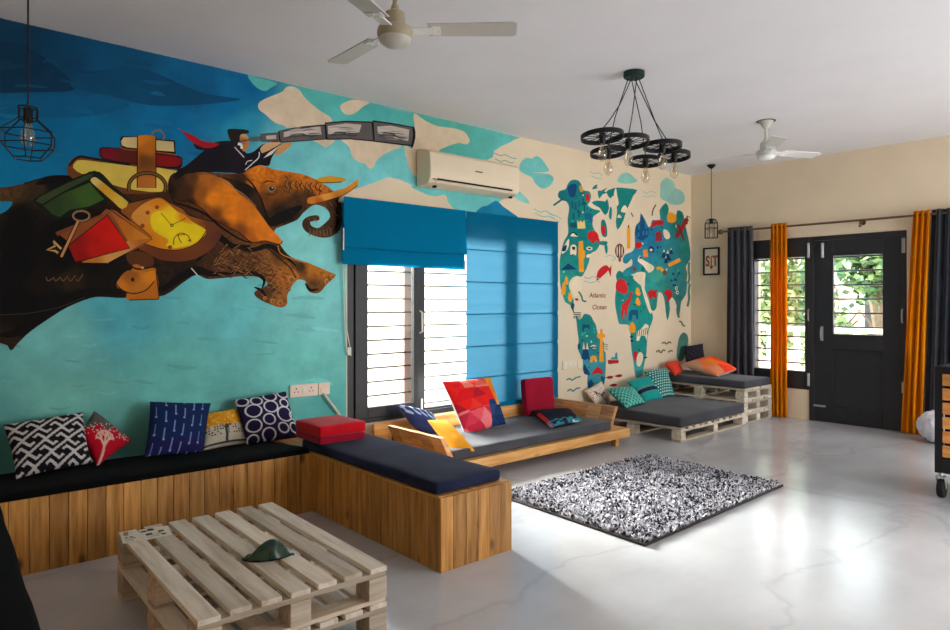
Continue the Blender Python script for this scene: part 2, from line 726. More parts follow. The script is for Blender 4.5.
struct(MB().box((BACK_X - T, RIGHT_Y - T, -0.12), (WALL_X + T, WALL_Y + T, 0)), 'floor', M['floor'], smooth=0)
struct(MB().box((BACK_X - T, RIGHT_Y - T, CEIL), (WALL_X + T, WALL_Y + T, CEIL + 0.12)), 'ceiling', M['ceiling'], smooth=0)
wall_left = struct(wall_with_holes(1, WALL_Y, WALL_Y + T, BACK_X - T, WALL_X + T, [WIN]), 'wall_left', M['cream_wall'], smooth=0)
struct(wall_with_holes(0, WALL_X, WALL_X + T, RIGHT_Y - T, WALL_Y, [SIDE, DOOR]), 'wall_front', M['cream_wall'], smooth=0)
struct(wall_with_holes(0, BACK_X - T, BACK_X, RIGHT_Y - T, WALL_Y, []), 'wall_back', M['cream_wall'], smooth=0)
RW = [(4.4, 7.4, 0.35, 2.5)]
struct(wall_with_holes(1, RIGHT_Y - T, RIGHT_Y, BACK_X, WALL_X, RW), 'wall_right', M['cream_wall'], smooth=0)
for i, (a, b, c, d) in enumerate(RW):
    mb = MB()
    y = RIGHT_Y - 0.08
    for x in (a + 0.03, (a * 2 + b) / 3, (a + 2 * b) / 3, b - 0.03):
        mb.box((x - 0.03, y - 0.03, c), (x + 0.03, y + 0.03, d), 0.5)
    mb.box((a, y - 0.03, c), (b, y + 0.03, c + 0.06), 0.5)
    mb.box((a, y - 0.03, d - 0.06), (b, y + 0.03, d), 0.5)
    w = struct(mb, 'window_%d' % (3 + i), M['dark_frame'], smooth=0)


# ------------------------------------------------------------------ window in the mural wall
def mural_window():
    x0, x1, z0, z1 = WIN
    yi = WALL_Y + 0.005
    fr = MB()
    for (a, b) in ((x0, x0 + 0.07), (x1 - 0.07, x1)):
        fr.box((a, yi, z0), (b, yi + 0.10, z1), 0.5)
    fr.box((x0 + 0.07, yi, z0), (x1 - 0.07, yi + 0.10, z0 + 0.045), 0.5)
    fr.box((x0 + 0.07, yi, z1 - 0.06), (x1 - 0.07, yi + 0.10, z1), 0.5)
    for xm in (3.70, 4.77):
        fr.box((xm - 0.035, yi + 0.01, z0 + 0.045), (xm + 0.035, yi + 0.10, z1 - 0.06), 0.5)
    w = struct(fr, 'window_1', M['dark_frame'], bevel=0.004, smooth=0)

    def sash(a, b, zb, st_l, st_r, yo, name='window_sash'):
        s = MB()
        s.box((a, yo, z0 + 0.045), (a + st_l, yo + 0.05, z1 - 0.06), 0.5)
        s.box((b - st_r, yo, z0 + 0.045), (b, yo + 0.05, z1 - 0.06), 0.5)
        s.box((a + st_l, yo, z0 + 0.045), (b - st_r, yo + 0.05, zb), 0.5)
        s.box((a + st_l, yo, z1 - 0.16), (b - st_r, yo + 0.05, z1 - 0.06), 0.5)
        o = s.build(name, M['dark_frame'], w, bevel=0.004, smooth=0)
        MB().box((a + st_l, yo + 0.02, zb), (b - st_r, yo + 0.026, z1 - 0.16), 0.5).build('window_pane', M['glass'], w, smooth=0)
        return o
    sash(3.0, 3.665, 0.495, 0.124, 0.052, yi - 0.02)
    sash(3.735, 4.735, 0.42, 0.036, 0.06, yi + 0.03)
    sash(4.805, 5.43, 0.47, 0.06, 0.06, yi + 0.0)
    g = MB()
    for k in range(15):
        z = 0.445 + k * 0.1235
        g.cyl((x0 + 0.01, yi + 0.135, z), (x1 - 0.01, yi + 0.135, z), 0.008, 8)
    g.build('window_grille', M['grille_white'], w)
    # pinkish upright of the grille seen through the first pane
    MB().box((3.63, yi + 0.16, z0), (3.735, yi + 0.20, z1), 0.5).build('grille_upright', M['pink_wall'], w, smooth=0)
    h = MB()
    p = at_y(420, 322, yi - 0.02)
    h.tube([p + Vector((0, 0.0, 0.10)), p + Vector((0, -0.035, 0.085)), p + Vector((0, -0.038, 0)), p + Vector((0, -0.035, -0.085)), p + Vector((0, 0.0, -0.10))], 0.009, 8)
    h.build('window_handle', M['white_plastic'], w)
    p = at_y(421, 404, yi - 0.02)
    MB().box((p.x - 0.012, yi - 0.035, p.z - 0.05), (p.x + 0.012, yi - 0.02, p.z + 0.05), 0.5).build('window_latch', M['steel'], w, bevel=0.003)
    return w


mural_window()


# ------------------------------------------------------------------ door and side light
def entrance():
    xi = WALL_X + 0.0
    y0, y1, z0, z1 = SIDE
    fr = MB()
    fr.box((xi - 0.012, y1 - 0.035, z0), (xi + 0.11, y1, z1), 0.5)
    fr.box((xi - 0.012, y0, z0), (xi + 0.11, y0 + 0.05, z1), 0.5)
    fr.box((xi - 0.012, y0 + 0.05, z0), (xi + 0.11, y1 - 0.035, 0.575), 0.5)
    fr.box((xi - 0.012, y0 + 0.05, 1.947), (xi + 0.11, y1 - 0.035, z1), 0.5)
    w = struct(fr, 'window_2', M['dark_frame'], bevel=0.005, smooth=0)
    MB().box((xi + 0.06, y0 + 0.05, 0.575), (xi + 0.066, y1 - 0.035, 1.947), 0.5).build('window_pane', M['glass'], w, smooth=0)
    g = MB()
    for k in range(9):
        z = 0.665 + k * 0.1585
        g.cyl((xi + 0.085, y0 + 0.05, z), (xi + 0.085, y1 - 0.035, z), 0.010, 8)
    g.build('window_grille', M['dark_frame'], w)

    d0, d1, _, dz = DOOR
    fr = MB()
    fr.box((xi - 0.012, d1 - 0.055, 0), (xi + 0.11, d1, dz), 0.5)
    fr.box((xi - 0.012, d0, 0.0), (xi + 0.11, d0 + 0.05, dz), 0.5)
    fr.box((xi - 0.012, d0 + 0.05, dz - 0.05), (xi + 0.11, d1 - 0.055, dz), 0.5)
    fr.box((xi + 0.05, d0 + 0.05, 0.0), (xi + 0.11, d1 - 0.055, 0.03), 0.5)
    dr = struct(fr, 'door_1', M['dark_frame'], bevel=0.005, smooth=0)
    a, b = d0 + 0.053, d1 - 0.058
    gy0, gy1, gz0, gz1 = 2.635, 3.15, 1.035, 1.94
    xl, xh = xi + 0.005, xi + 0.05
    lf = MB()
    lf.box((xl, a, 0.002), (xh, gy0, dz - 0.053), 0.5)
    lf.box((xl, gy1, 0.002), (xh, b, dz - 0.053), 0.5)
    lf.box((xl, gy0, 0.002), (xh, gy1, 0.18), 0.5)
    lf.box((xl, gy0, 0.86), (xh, gy1, gz0), 0.5)
    lf.box((xl, gy0, gz1), (xh, gy1, dz - 0.053), 0.5)
    lf.box((xl + 0.014, gy0, 0.18), (xh, gy1, 0.86), 0.5)
    leaf = lf.build('door_leaf', M['dark_door'], dr, bevel=0.004, smooth=0)
    MB().box((xi + 0.03, gy0, gz0), (xi + 0.036, gy1, gz1), 0.5).build('door_pane', M['glass'], leaf, smooth=0)
    g = MB()
    for k in range(6):
        z = 1.115 + k * 0.1625
        g.cyl((xi + 0.058, gy0 - 0.03, z), (xi + 0.058, gy1 + 0.03, z), 0.010, 8)
    g.build('door_grille', M['dark_frame'], leaf)
    # fittings: tower bolts, hinges, handles
    def plate(px, py0, py1, w, name, par, mat='steel'):
        p, q = at_x(px, py0, xl), at_x(px, py1, xl)
        m = MB().box((xl - 0.022, p.y - w / 2, q.z), (xl - 0.002, p.y + w / 2, p.z), 0.5)
        m.cyl((xl - 0.03, p.y, q.z + 0.01), (xl - 0.03, p.y, p.z - 0.01), 0.008, 10)
        m.build(name, M[mat], par, bevel=0.002)
    plate(823, 243, 258, 0.03, 'tower_bolt', leaf)
    plate(904, 238, 253, 0.035, 'hinge', leaf)
    plate(904, 382, 393, 0.035, 'hinge', leaf)
    plate(809, 243, 258, 0.03, 'hinge', dr)
    plate(809, 373, 386, 0.03, 'hinge', dr)

    def pull(px, py0, py1, name, par):
        p, q = at_x(px, py0, xl), at_x(px, py1, xl)
        m = MB()
        y = p.y
        m.tube([(xl, y, p.z), (xl - 0.035, y, p.z - 0.01), (xl - 0.04, y, (p.z + q.z) / 2), (xl - 0.035, y, q.z + 0.01), (xl, y, q.z)], 0.009, 8)
        m.box((xl - 0.006, y - 0.016, q.z - 0.02), (xl - 0.001, y + 0.016, p.z + 0.02), 0.5)
        m.build(name, M['steel'], par)
    pull(822, 328, 339, 'door_handle', leaf)
    pull(903, 309, 323, 'door_handle', leaf)
    pull(809.5, 309, 321, 'window_handle', dr)
    p, q = at_x(814, 405, xl), at_x(826, 405, xl)
    MB().box((xl - 0.02, q.y, p.z - 0.012), (xl - 0.002, p.y, p.z + 0.012), 0.5).build('door_bolt', M['steel'], leaf, bevel=0.003)


entrance()


# ------------------------------------------------------------------ the painted wall
def smooth_closed(pts, sub=4):
    n = len(pts)
    out = []
    for i in range(n):
        p0, p1, p2, p3 = pts[i - 1], pts[i], pts[(i + 1) % n], pts[(i + 2) % n]
        for s in range(sub):
            t = s / sub
            q = []
            for k in range(2):
                a, b, c, d = p0[k], p1[k], p2[k], p3[k]
                q.append(0.5 * (2 * b + (c - a) * t + (2 * a - 5 * b + 4 * c - d) * t * t + (3 * b - a - 3 * c + d) * t ** 3))
            out.append(tuple(q))
    return out


def smooth_open(pts, sub=4):
    n = len(pts)
    out = []
    for i in range(n - 1):
        p0, p1, p2, p3 = pts[max(i - 1, 0)], pts[i], pts[i + 1], pts[min(i + 2, n - 1)]
        for s in range(sub):
            t = s / sub
            q = []
            for k in range(2):
                a, b, c, d = p0[k], p1[k], p2[k], p3[k]
                q.append(0.5 * (2 * b + (c - a) * t + (2 * a - 5 * b + 4 * c - d) * t * t + (3 * b - a - 3 * c + d) * t ** 3))
            out.append(tuple(q))
    out.append(tuple(pts[-1]))
    return out


def inside(poly, x, y):
    r = False
    n = len(poly)
    j = n - 1
    for i in range(n):
        xi, yi = poly[i]
        xj, yj = poly[j]
        if (yi > y) != (yj > y) and x < (xj - xi) * (y - yi) / (yj - yi + 1e-12) + xi:
            r = not r
        j = i
    return r


class Paint:
    """flat paint on the mural wall, layer over layer; outlines measured on the wall"""

    def __init__(self):
        self.mb = MB()
        self.k = 0

    def depth(self, layer):
        self.k += 1
        return WALL_Y - 0.0006 - 0.0005 * layer - (self.k % 60) * 4e-6

    def color(self, spec, x, y, seed=0.0):
        if isinstance(spec[0], (int, float)):
            return lin(spec)
        w = 0
        r = [0, 0, 0]
        for (cx, cy, c) in spec:
            d = ((x - cx) ** 2 + (y - cy) ** 2) ** 1.9 + 5.0
            c = lin(c)
            for k in range(3):
                r[k] += c[k] / d
            w += 1.0 / d
        return tuple(v / w for v in r)

    def poly(self, pts, spec, layer, sub=4, grid=0.0, wrinkle=0.0, wscale=0.25):
        if sub > 1:
            pts = smooth_closed(pts, sub)
        flat = isinstance(spec[0], (int, float))
        vs = [Vector(p) for p in pts]
        n = len(vs)
        if grid and not flat:
            xs = [p[0] for p in pts]
            ys = [p[1] for p in pts]
            x = min(xs) + grid * 0.5
            while x < max(xs):
                y = min(ys) + grid * 0.5
                while y < max(ys):
                    jx, jy = x + random.uniform(-.3, .3) * grid, y + random.uniform(-.3, .3) * grid
                    if inside(pts, jx, jy):
                        vs.append(Vector((jx, jy)))
                    y += grid
                x += grid
        ov, oe, of, _, _, _ = delaunay_2d_cdt(vs, [], [list(range(n))], 1, 1e-4)
        y0 = self.depth(layer)
        verts, cols = [], []
        for p in ov:
            w = at_y(p.x, p.y)
            verts.append((w.x, y0, w.z))
            c = self.color(spec, p.x, p.y)
            if wrinkle:
                k = noise.noise(Vector((p.x * wscale, p.y * wscale * 1.4, layer)))
                k2 = abs(noise.noise(Vector((p.x * wscale * 2.2 + 9, p.y * wscale * 2.2, layer))))
                m = 1 + wrinkle * (k * 1.2 + 0.5 - 3.0 * max(0, 0.22 - k2))
                m = max(0.25, m)
                c = tuple(v * m for v in c)
            cols.append(c)
        self.mb.add(verts, [tuple(f) for f in of], 0.5, cols)

    def line(self, pts, width, col, layer, sub=4, taper=False):
        if sub > 1 and len(pts) > 2:
            pts = smooth_open(pts, sub)
        y0 = self.depth(layer)
        L, R_ = [], []
        n = len(pts)
        for i, p in enumerate(pts):
            a, b = pts[max(i - 1, 0)], pts[min(i + 1, n - 1)]
            dx, dy = b[0] - a[0], b[1] - a[1]
            l = math.hypot(dx, dy) or 1
            w = width / 2
            if taper:
                w *= 0.25 + 0.75 * sin(pi * i / (n - 1))
            L.append((p[0] - dy / l * w, p[1] + dx / l * w))
            R_.append((p[0] + dy / l * w, p[1] - dx / l * w))
        vs = []
        for q in L + R_:
            w = at_y(q[0], q[1])
            vs.append((w.x, y0, w.z))
        fs = [(i, i + 1, n + i + 1, n + i) for i in range(n - 1)]
        c = lin(col)
        self.mb.add(vs, fs, 0.5, [c] * len(vs))

    def ellipse(self, cx, cy, rx, ry, col, layer, rot=0.0, n=20):
        pts = []
        for k in range(n):
            t = 2 * pi * k / n
            u, v = rx * cos(t), ry * sin(t)
            pts.append((cx + u * cos(rot) - v * sin(rot), cy + u * sin(rot) + v * cos(rot)))
        self.poly(pts, col, layer, 1)

    def loop(self, cx, cy, rx, ry, width, col, layer, a0=0.0, a1=2 * pi):
        self.line([(cx + rx * cos(a0 + (a1 - a0) * k / 24), cy + ry * sin(a0 + (a1 - a0) * k / 24)) for k in range(25)], width, col, layer, 1)

    def build(self, name, label):
        o = self.mb.build(name, M['mural'], wall_left, smooth=0, pattern=True, fix=False)
        o['label'] = label
        return o


def crop(ox, oy, s):
    return lambda pts: [(ox + x / s, oy + y / s) for x, y in pts]


BLK = (22, 16, 12)


def ceil_y(x):
    return 17.4 + 0.22925 * x


# --- sky and clouds
sky = Paint()
TQ = (96, 190, 190)
sky_spec = [(-60, 40, (10, 62, 92)), (20, 50, (8, 58, 90)), (60, 75, (6, 66, 104)), (120, 70, (6, 80, 122)), (200, 90, (4, 92, 138)),
            (60, 110, (0, 100, 150)), (20, 140, (0, 108, 156)), (90, 140, (0, 112, 160)), (170, 130, (0, 112, 166)), (230, 110, (0, 112, 164)),
            (250, 85, (0, 104, 156)), (240, 126, (40, 152, 188)), (280, 150, (110, 198, 206)), (330, 170, (122, 206, 208)), (400, 170, (120, 206, 208)),
            (440, 200, (104, 194, 196)), (20, 170, (0, 118, 166)), (8, 210, (16, 130, 176)), (120, 310, (84, 176, 190)), (220, 300, (108, 200, 204)), (320, 250, (134, 214, 212)),
            (320, 310, (130, 212, 210)), (60, 340, (118, 196, 194)), (60, 400, (116, 190, 180)), (180, 380, (110, 196, 190)), (300, 370, (116, 204, 198)),
            (20, 450, (92, 160, 158)), (120, 440, (104, 176, 168)), (250, 430, (104, 176, 172)), (-60, 300, (70, 150, 156)), (-60, 450, (60, 130, 130)),
            (330, 420, (90, 174, 172)), (370, 110, (84, 184, 180)), (440, 130, (88, 178, 166)), (310, 100, (90, 186, 180))]
xs = [i * 20.0 for i in range(-5, 27)]
big = [(x, ceil_y(x) + 0.3) for x in xs if x < 520] + [(520, 137.7)]
big += [(514, 140), (509, 143), (500.5, 146.6), (494, 151), (493, 157), (487, 160), (467, 158), (450, 156), (440, 170), (425, 183), (416, 187),
        (401, 180), (389, 177), (373, 183), (359, 188), (341, 193), (344, 205), (346.3, 240), (346.3, 512), (-100, 512)]
sky.poly(big, sky_spec, 0, 1, grid=7.0, wrinkle=0.10, wscale=0.035)
# brushed bands in the dark upper sky
for pts, c in ((([(-40, 60), (10, 42), (50, 62), (75, 88), (40, 92), (-40, 90)]), (6, 54, 86)),
               (([(0, 110), (60, 98), (130, 104), (90, 116), (30, 118), (0, 120)]), (2, 92, 138)),
               (([(70, 84), (130, 66), (200, 92), (240, 100), (160, 106), (110, 96)]), (6, 76, 116))):
    sky.poly(pts, c, 1, 5)
CREAM = (226, 205, 176)
K = crop(240, 60, 7.875)
sky.poly(K([(370, 212), (425, 212), (470, 240), (500, 285), (560, 345), (630, 400), (720, 462), (680, 520), (400, 535), (350, 520), (270, 490), (200, 430), (150, 390), (145, 345), (190, 310), (260, 280), (330, 250)]), CREAM, 2)
sky.poly(K([(60, 118), (150, 140), (290, 180), (250, 215), (190, 245), (110, 200)]), (88, 182, 178), 2)
K = crop(230, 80, 4.5)
sky.poly(K([(360, 262), (400, 285), (432, 302), (470, 265)]), CREAM, 2)
sky.poly(K([(505, 262), (535, 300), (550, 345), (580, 370), (605, 375), (625, 398), (645, 392), (665, 355), (720, 320), (770, 298), (700, 270)]), CREAM, 2)
sky.poly(K([(498, 132), (500, 112), (540, 92), (600, 90), (640, 96), (600, 118), (575, 140), (545, 156), (515, 152)]), CREAM, 2)
sky.poly(K([(690, 120), (720, 134), (760, 140), (820, 150), (790, 132), (720, 118)]), (110, 196, 190), 2)
sky.poly([(414, 113.5), (424, 120), (437, 126), (452, 128), (463, 131), (467, 135), (469.6, 141), (466, 144.4), (458.5, 143), (449.7, 145.5), (443, 148), (438.6, 151), (443, 153.5), (452, 156.5),
          (440, 172), (414, 176), (404, 146), (412, 148.5), (415, 136), (414.5, 126)], CREAM, 2, 3)
# cloud and waves over the air conditioner
K = crop(390, 130, 4.524)
sky.poly(K([(585, 165), (595, 140), (620, 125), (640, 130), (660, 118), (685, 130), (710, 165), (715, 188), (640, 193), (700, 197), (730, 205), (740, 225), (720, 255), (690, 265), (660, 245), (640, 215), (610, 200), (588, 186)]), (112, 194, 190), 1)
for pts in ([(470, 103), (500, 116), (520, 112), (545, 124), (572, 130)], [(474, 130), (500, 142), (520, 138), (545, 148), (560, 146)]):
    sky.line(K(pts), 0.8, (96, 160, 154), 1)
sky.poly(K([(118, 250), (150, 285), (200, 300), (250, 295), (266, 330), (300, 362), (340, 372), (400, 380), (455, 365), (500, 320), (560, 290), (520, 270)]), (112, 200, 200), 1)
sky.poly(K([(390, 380), (412, 350), (440, 342), (480, 320), (510, 345), (548, 372), (575, 398), (480, 400)]), (14, 128, 170), 2)
sky.poly(K([(556, 292), (590, 280), (632, 332), (580, 318)]), (140, 206, 196), 1)
for pts in ([(650, 355), (680, 372), (705, 366), (730, 384), (760, 390)], [(655, 375), (690, 392), (720, 390), (745, 402)]):
    sky.line(K(pts), 0.9, (124, 190, 184), 1)
_r = random.Random(3)
for i in range(150):
    x, y = _r.uniform(-20, 330), _r.uniform(30, 440)
    if not inside(big, x, y) or not inside(big, x + 40, y) or (250 < x + 30 < 420 and 85 < y < 175):
        continue
    c = [sky.color(sky_spec, x, y)[k] for k in range(3)]
    f = _r.uniform(0.84, 1.16)
    c = tuple(255 * ((min(1, v * f)) ** (1 / 2.2)) for v in c)
    l_ = _r.uniform(14, 34)
    sky.line([(x, y), (x + l_ * .5, y + _r.uniform(-2, 3)), (x + l_, y + _r.uniform(-2, 4))], _r.uniform(2, 5), c, 1.5, taper=True)
sky.build('sky_mural', 'turquoise and blue painted sky with cream clouds')

# --- elephant with its load
el = Paint()
body = [(-60, 190), (0, 187.5), (24, 183.5), (38, 179.5), (52, 176), (70, 176), (110, 178), (150, 182), (178, 178), (176, 170), (190, 167), (215, 173), (241.7, 173), (253, 166.7), (263, 166), (276.7, 170),
        (296.7, 173), (310, 176.7), (325, 185), (333, 191), (339, 197), (341.5, 208), (341, 226), (336.7, 233), (328, 237.5), (316.7, 236.7), (306, 231.7),
        (302, 225), (304, 219), (310, 216), (318, 215.5), (319, 220), (313, 221), (310, 222.5), (311.7, 226), (318, 228), (325, 223), (330, 216.7), (326.7, 209), (318, 205),
        (311.7, 206), (303, 213), (296.7, 220), (285, 225), (274, 231), (281, 246), (291, 257), (306, 262), (318, 267), (334, 274), (335, 276.4), (326, 285),
        (319.6, 292.4), (312, 293), (307, 289), (306, 282), (303, 280), (297, 280), (291, 287), (287, 296), (287, 304), (281, 307.5), (269, 304), (259, 299), (254, 294),
        (257, 290), (266.6, 285.5), (266, 281.4), (257, 277), (240.5, 276.4), (223.7, 278), (207, 279), (196, 275), (182.5, 283), (164, 295.5), (140, 297), (120, 298),
        (105, 297), (90.5, 298), (66.7, 307.6), (47.6, 319.5), (31, 331), (18, 343), (10.7, 350.5), (0, 343), (-60, 345)]
body_spec = [(-40, 190, (90, 62, 34)), (10, 190, (112, 82, 48)), (35, 186, (80, 58, 36)), (55, 182, (24, 22, 24)), (20, 215, (12, 11, 13)), (20, 240, (12, 10, 12)), (60, 240, (12, 10, 12)), (90, 235, (14, 11, 12)), (20, 265, (12, 10, 14)), (60, 262, (14, 11, 13)), (100, 268, (22, 16, 14)), (-30, 260, (10, 9, 12)), (0, 300, (14, 11, 16)), (30, 305, (12, 11, 12)), (60, 300, (16, 20, 20)), (40, 285, (34, 22, 12)),
             (70, 282, (64, 44, 22)), (100, 285, (34, 26, 20)), (10, 343, (70, 48, 30)), (25, 325, (30, 22, 18)), (150, 285, (60, 40, 24)), (185, 265, (56, 36, 22)), (180, 240, (46, 28, 16)),
             (210, 255, (70, 44, 26)), (230, 262, (96, 62, 36)), (250, 262, (104, 68, 38)), (265, 258, (128, 84, 42)), (285, 278, (168, 104, 42)), (293, 276, (176, 112, 44)), (270, 290, (96, 64, 36)), (280, 300, (150, 96, 44)), (258, 294, (88, 56, 30)),
             (235, 272, (88, 54, 38)), (280, 250, (60, 40, 20)), (300, 268, (70, 46, 24)), (312, 268, (168, 106, 34)), (325, 272, (176, 112, 38)), (312, 286, (104, 70, 34)), (328, 280, (120, 78, 36)),
             (255, 172, (204, 120, 24)), (275, 175, (196, 112, 22)), (300, 180, (190, 110, 26)), (320, 188, (178, 102, 30)), (250, 190, (190, 106, 22)), (262, 200, (110, 64, 22)), (285, 190, (120, 72, 26)), (295, 200, (70, 46, 26)),
             (280, 212, (40, 28, 18)), (290, 215, (36, 26, 18)), (265, 220, (48, 32, 20)), (310, 198, (78, 50, 28)), (335, 205, (66, 44, 26)), (336, 225, (72, 48, 28)), (320, 233, (84, 58, 38)), (305, 225, (70, 46, 28)),
             (240, 180, (64, 38, 20)), (210, 178, (110, 66, 26)), (180, 180, (80, 48, 24)), (274, 234, (100, 58, 24))]
def deepen(spec, g=1.12, k=1.06):
    out = []
    for x, y, c in spec:
        f = 0.72 if x < 205 else 1.0
        out.append((x, y, tuple(min(255, 255 * k * f * (v / 255) ** g) for v in c)))
    return out


el.poly(body, deepen(body_spec), 3, 3, grid=2.2, wrinkle=0.55, wscale=0.30)
el.line(body[2:7], 1.2, BLK, 4)
el.poly([(-20, 202), (4, 201.5), (12, 202), (10, 207), (2, 213), (-20, 218)], (24, 136, 180), 4)
# dark belly, throat and the shade between the ear, the load and the legs
for pts, wd in (([(0, 335), (18, 332), (40, 316), (66, 300), (92, 292), (122, 292)], 13), ([(150, 290), (164, 288), (182, 276), (196, 270), (212, 274), (228, 273)], 8), ([(196, 262), (206, 250), (216, 236), (232, 246), (250, 246)], 7),
                ([(228, 244), (250, 250), (268, 246), (280, 252), (296, 266)], 5), ([(262, 214), (270, 222), (280, 218), (292, 212), (302, 206)], 11), ([(222, 275), (240, 272), (256, 274), (264, 280), (262, 288)], 4),
                ([(36, 184), (52, 180), (70, 180), (100, 184)], 8), ([(254, 287), (262, 291), (266, 298)], 3), ([(305, 283), (310, 290), (318, 289)], 3), ([(336, 208), (338, 220), (334, 231)], 3)):
    el.line(pts, wd, (15, 11, 10), 4, taper=True)
leg = crop(190, 220, 5.94)([(105, 325), (140, 230), (190, 150), (240, 110), (330, 130), (450, 195), (560, 285), (625, 345), (575, 470), (470, 480), (400, 440), (455, 385), (440, 345), (300, 325)])
_r = random.Random(21)
for i in range(520):
    x, y = _r.uniform(205, 296), _r.uniform(238, 305)
    if not inside(leg, x, y):
        continue
    a_ = 0.55 + _r.uniform(-.25, .25) if i % 2 else -0.75 + _r.uniform(-.25, .25)
    l_ = _r.uniform(2.0, 4.2)
    q = [(x - cos(a_) * l_, y - sin(a_) * l_), (x + 0.4, y + 0.5), (x + cos(a_) * l_, y + sin(a_) * l_)]
    if all(inside(leg, *p) for p in q):
        el.line(q, 0.7, _r.choice([(40, 25, 14), (48, 30, 18), (154, 108, 62), (170, 112, 52)]), 5, taper=True)
for i in range(70):
    x, y = _r.uniform(240, 338), _r.uniform(170, 236)
    if inside(body, x, y) and (x > 276 or y > 190) and not (x < 284 and y > 200):
        a_ = _r.uniform(0.6, 1.5)
        el.line([(x - cos(a_) * 3, y - sin(a_) * 3), (x + 1, y), (x + cos(a_) * 2.5, y + sin(a_) * 2.5)], 0.6, _r.choice([(38, 24, 14), (60, 38, 20), (150, 96, 44)]), 5, taper=True)
# bones of light on the dark flank, crack of light on the hind leg
for k in range(5):
    el.line([(46 + k * 7.5, 277 + k * 0.4), (48 + k * 7.5, 281), (53 + k * 7.5, 278 - k)], 1.1, (104, 82, 54), 4)
el.line([(0, 315), (30, 313), (60, 307), (85, 297)], 0.5, (70, 66, 60), 4)
el.line([(191, 268), (198, 276)], 1.0, (214, 214, 204), 5)
# shell of the clock, the pouch, the chest
K = crop(100, 180, 4.846)
el.poly(K([(100, 150), (150, 110), (220, 92), (290, 82), (340, 110), (400, 140), (430, 170), (500, 190), (560, 205), (590, 245), (570, 300), (520, 350), (450, 385), (370, 395), (290, 385), (220, 350), (180, 320), (150, 200)]),
        [(130, 205, (150, 84, 30)), (150, 200, (122, 66, 26)), (170, 258, (112, 56, 26)), (200, 255, (118, 60, 28)), (220, 235, (96, 50, 34)), (215, 226, (110, 58, 30)), (190, 212, (160, 88, 30)), (160, 200, (150, 84, 30))], 5, 4, grid=3)
el.line(K([(150, 110), (220, 92), (290, 82), (340, 110), (400, 140), (430, 170), (500, 190), (560, 205)]), 1.0, BLK, 6)
el.poly(K([(150, 180), (190, 130), (240, 100), (290, 90), (330, 115), (370, 150), (410, 170), (450, 205), (515, 245), (480, 295), (430, 325), (370, 340), (300, 335), (240, 318), (215, 310), (250, 280), (200, 230)]),
        [(140, 212, (226, 150, 60)), (160, 200, (222, 132, 24)), (185, 215, (226, 138, 20)), (200, 230, (236, 200, 20)), (170, 215, (240, 200, 30)), (160, 235, (228, 140, 20)), (180, 246, (226, 138, 18)), (190, 240, (236, 196, 20)), (178, 228, (244, 212, 26)), (150, 240, (222, 128, 18))], 7, 3, grid=2.5)
el.line(K([(515, 245), (480, 295), (430, 325), (370, 340), (300, 335), (240, 318), (215, 310)]), 1.0, (60, 30, 14), 8)
el.poly(K([(250, 165), (290, 150), (330, 165), (380, 200), (420, 210), (500, 240), (470, 290), (420, 318), (360, 330), (320, 320), (330, 290), (270, 255), (245, 215)]), (238, 208, 24), 8, 3)
el.line(K([(295, 160), (345, 220), (415, 185)]), 0.7, (70, 40, 16), 9, 1)
el.ellipse(*K([(347, 220)])[0], 1.7, 1.7, (70, 40, 16), 9)
el.ellipse(*K([(347, 220)])[0], 0.8, 0.8, (232, 200, 40), 10)
el.line(K([(355, 315), (360, 280), (390, 258), (425, 270), (435, 295)]), 0.9, (90, 52, 18), 9)
el.line(K([(425, 295), (440, 290), (436, 302)]), 1.2, (70, 40, 16), 9, 1)
el.line(K([(375, 262), (385, 290), (395, 305)]), 0.9, (90, 52, 18), 9)
el.line(K([(370, 268), (415, 264)]), 0.7, (90, 52, 18), 9)
for q in ((275, 132), (230, 158), (205, 222), (338, 326), (500, 222)):
    el.ellipse(*K([q])[0], 2.2, 2.0, (150, 70, 22), 9)
# pouch
el.poly(K([(130, 360), (190, 345), (255, 375), (250, 420), (180, 430), (140, 405)]), (98, 54, 28), 6)
el.poly(K([(160, 410), (210, 425), (270, 430), (285, 560), (280, 578), (140, 582), (130, 545)]), (196, 112, 26), 7, 2)
el.poly(K([(78, 505), (130, 440), (200, 450), (268, 440), (262, 490), (220, 535), (160, 550), (110, 535)]), [(120, 286, (206, 120, 30)), (130, 276, (160, 92, 30)), (150, 275, (224, 136, 28)), (140, 290, (196, 116, 34))], 8, 4, grid=3)
el.line(K([(78, 505), (110, 535), (160, 550), (220, 535), (262, 490)]), 1.1, (50, 26, 12), 9)
el.line(K([(140, 582), (280, 578), (285, 560), (270, 440)]), 1.0, (50, 26, 12), 9, 1)
el.line(K([(135, 405), (180, 432), (255, 420)]), 1.8, (44, 24, 14), 9)
el.ellipse(*K([(205, 425)])[0], 1.6, 1.2, (210, 170, 120), 10)
el.ellipse(*K([(157, 483)])[0], 1.6, 2.0, (40, 20, 10), 10)
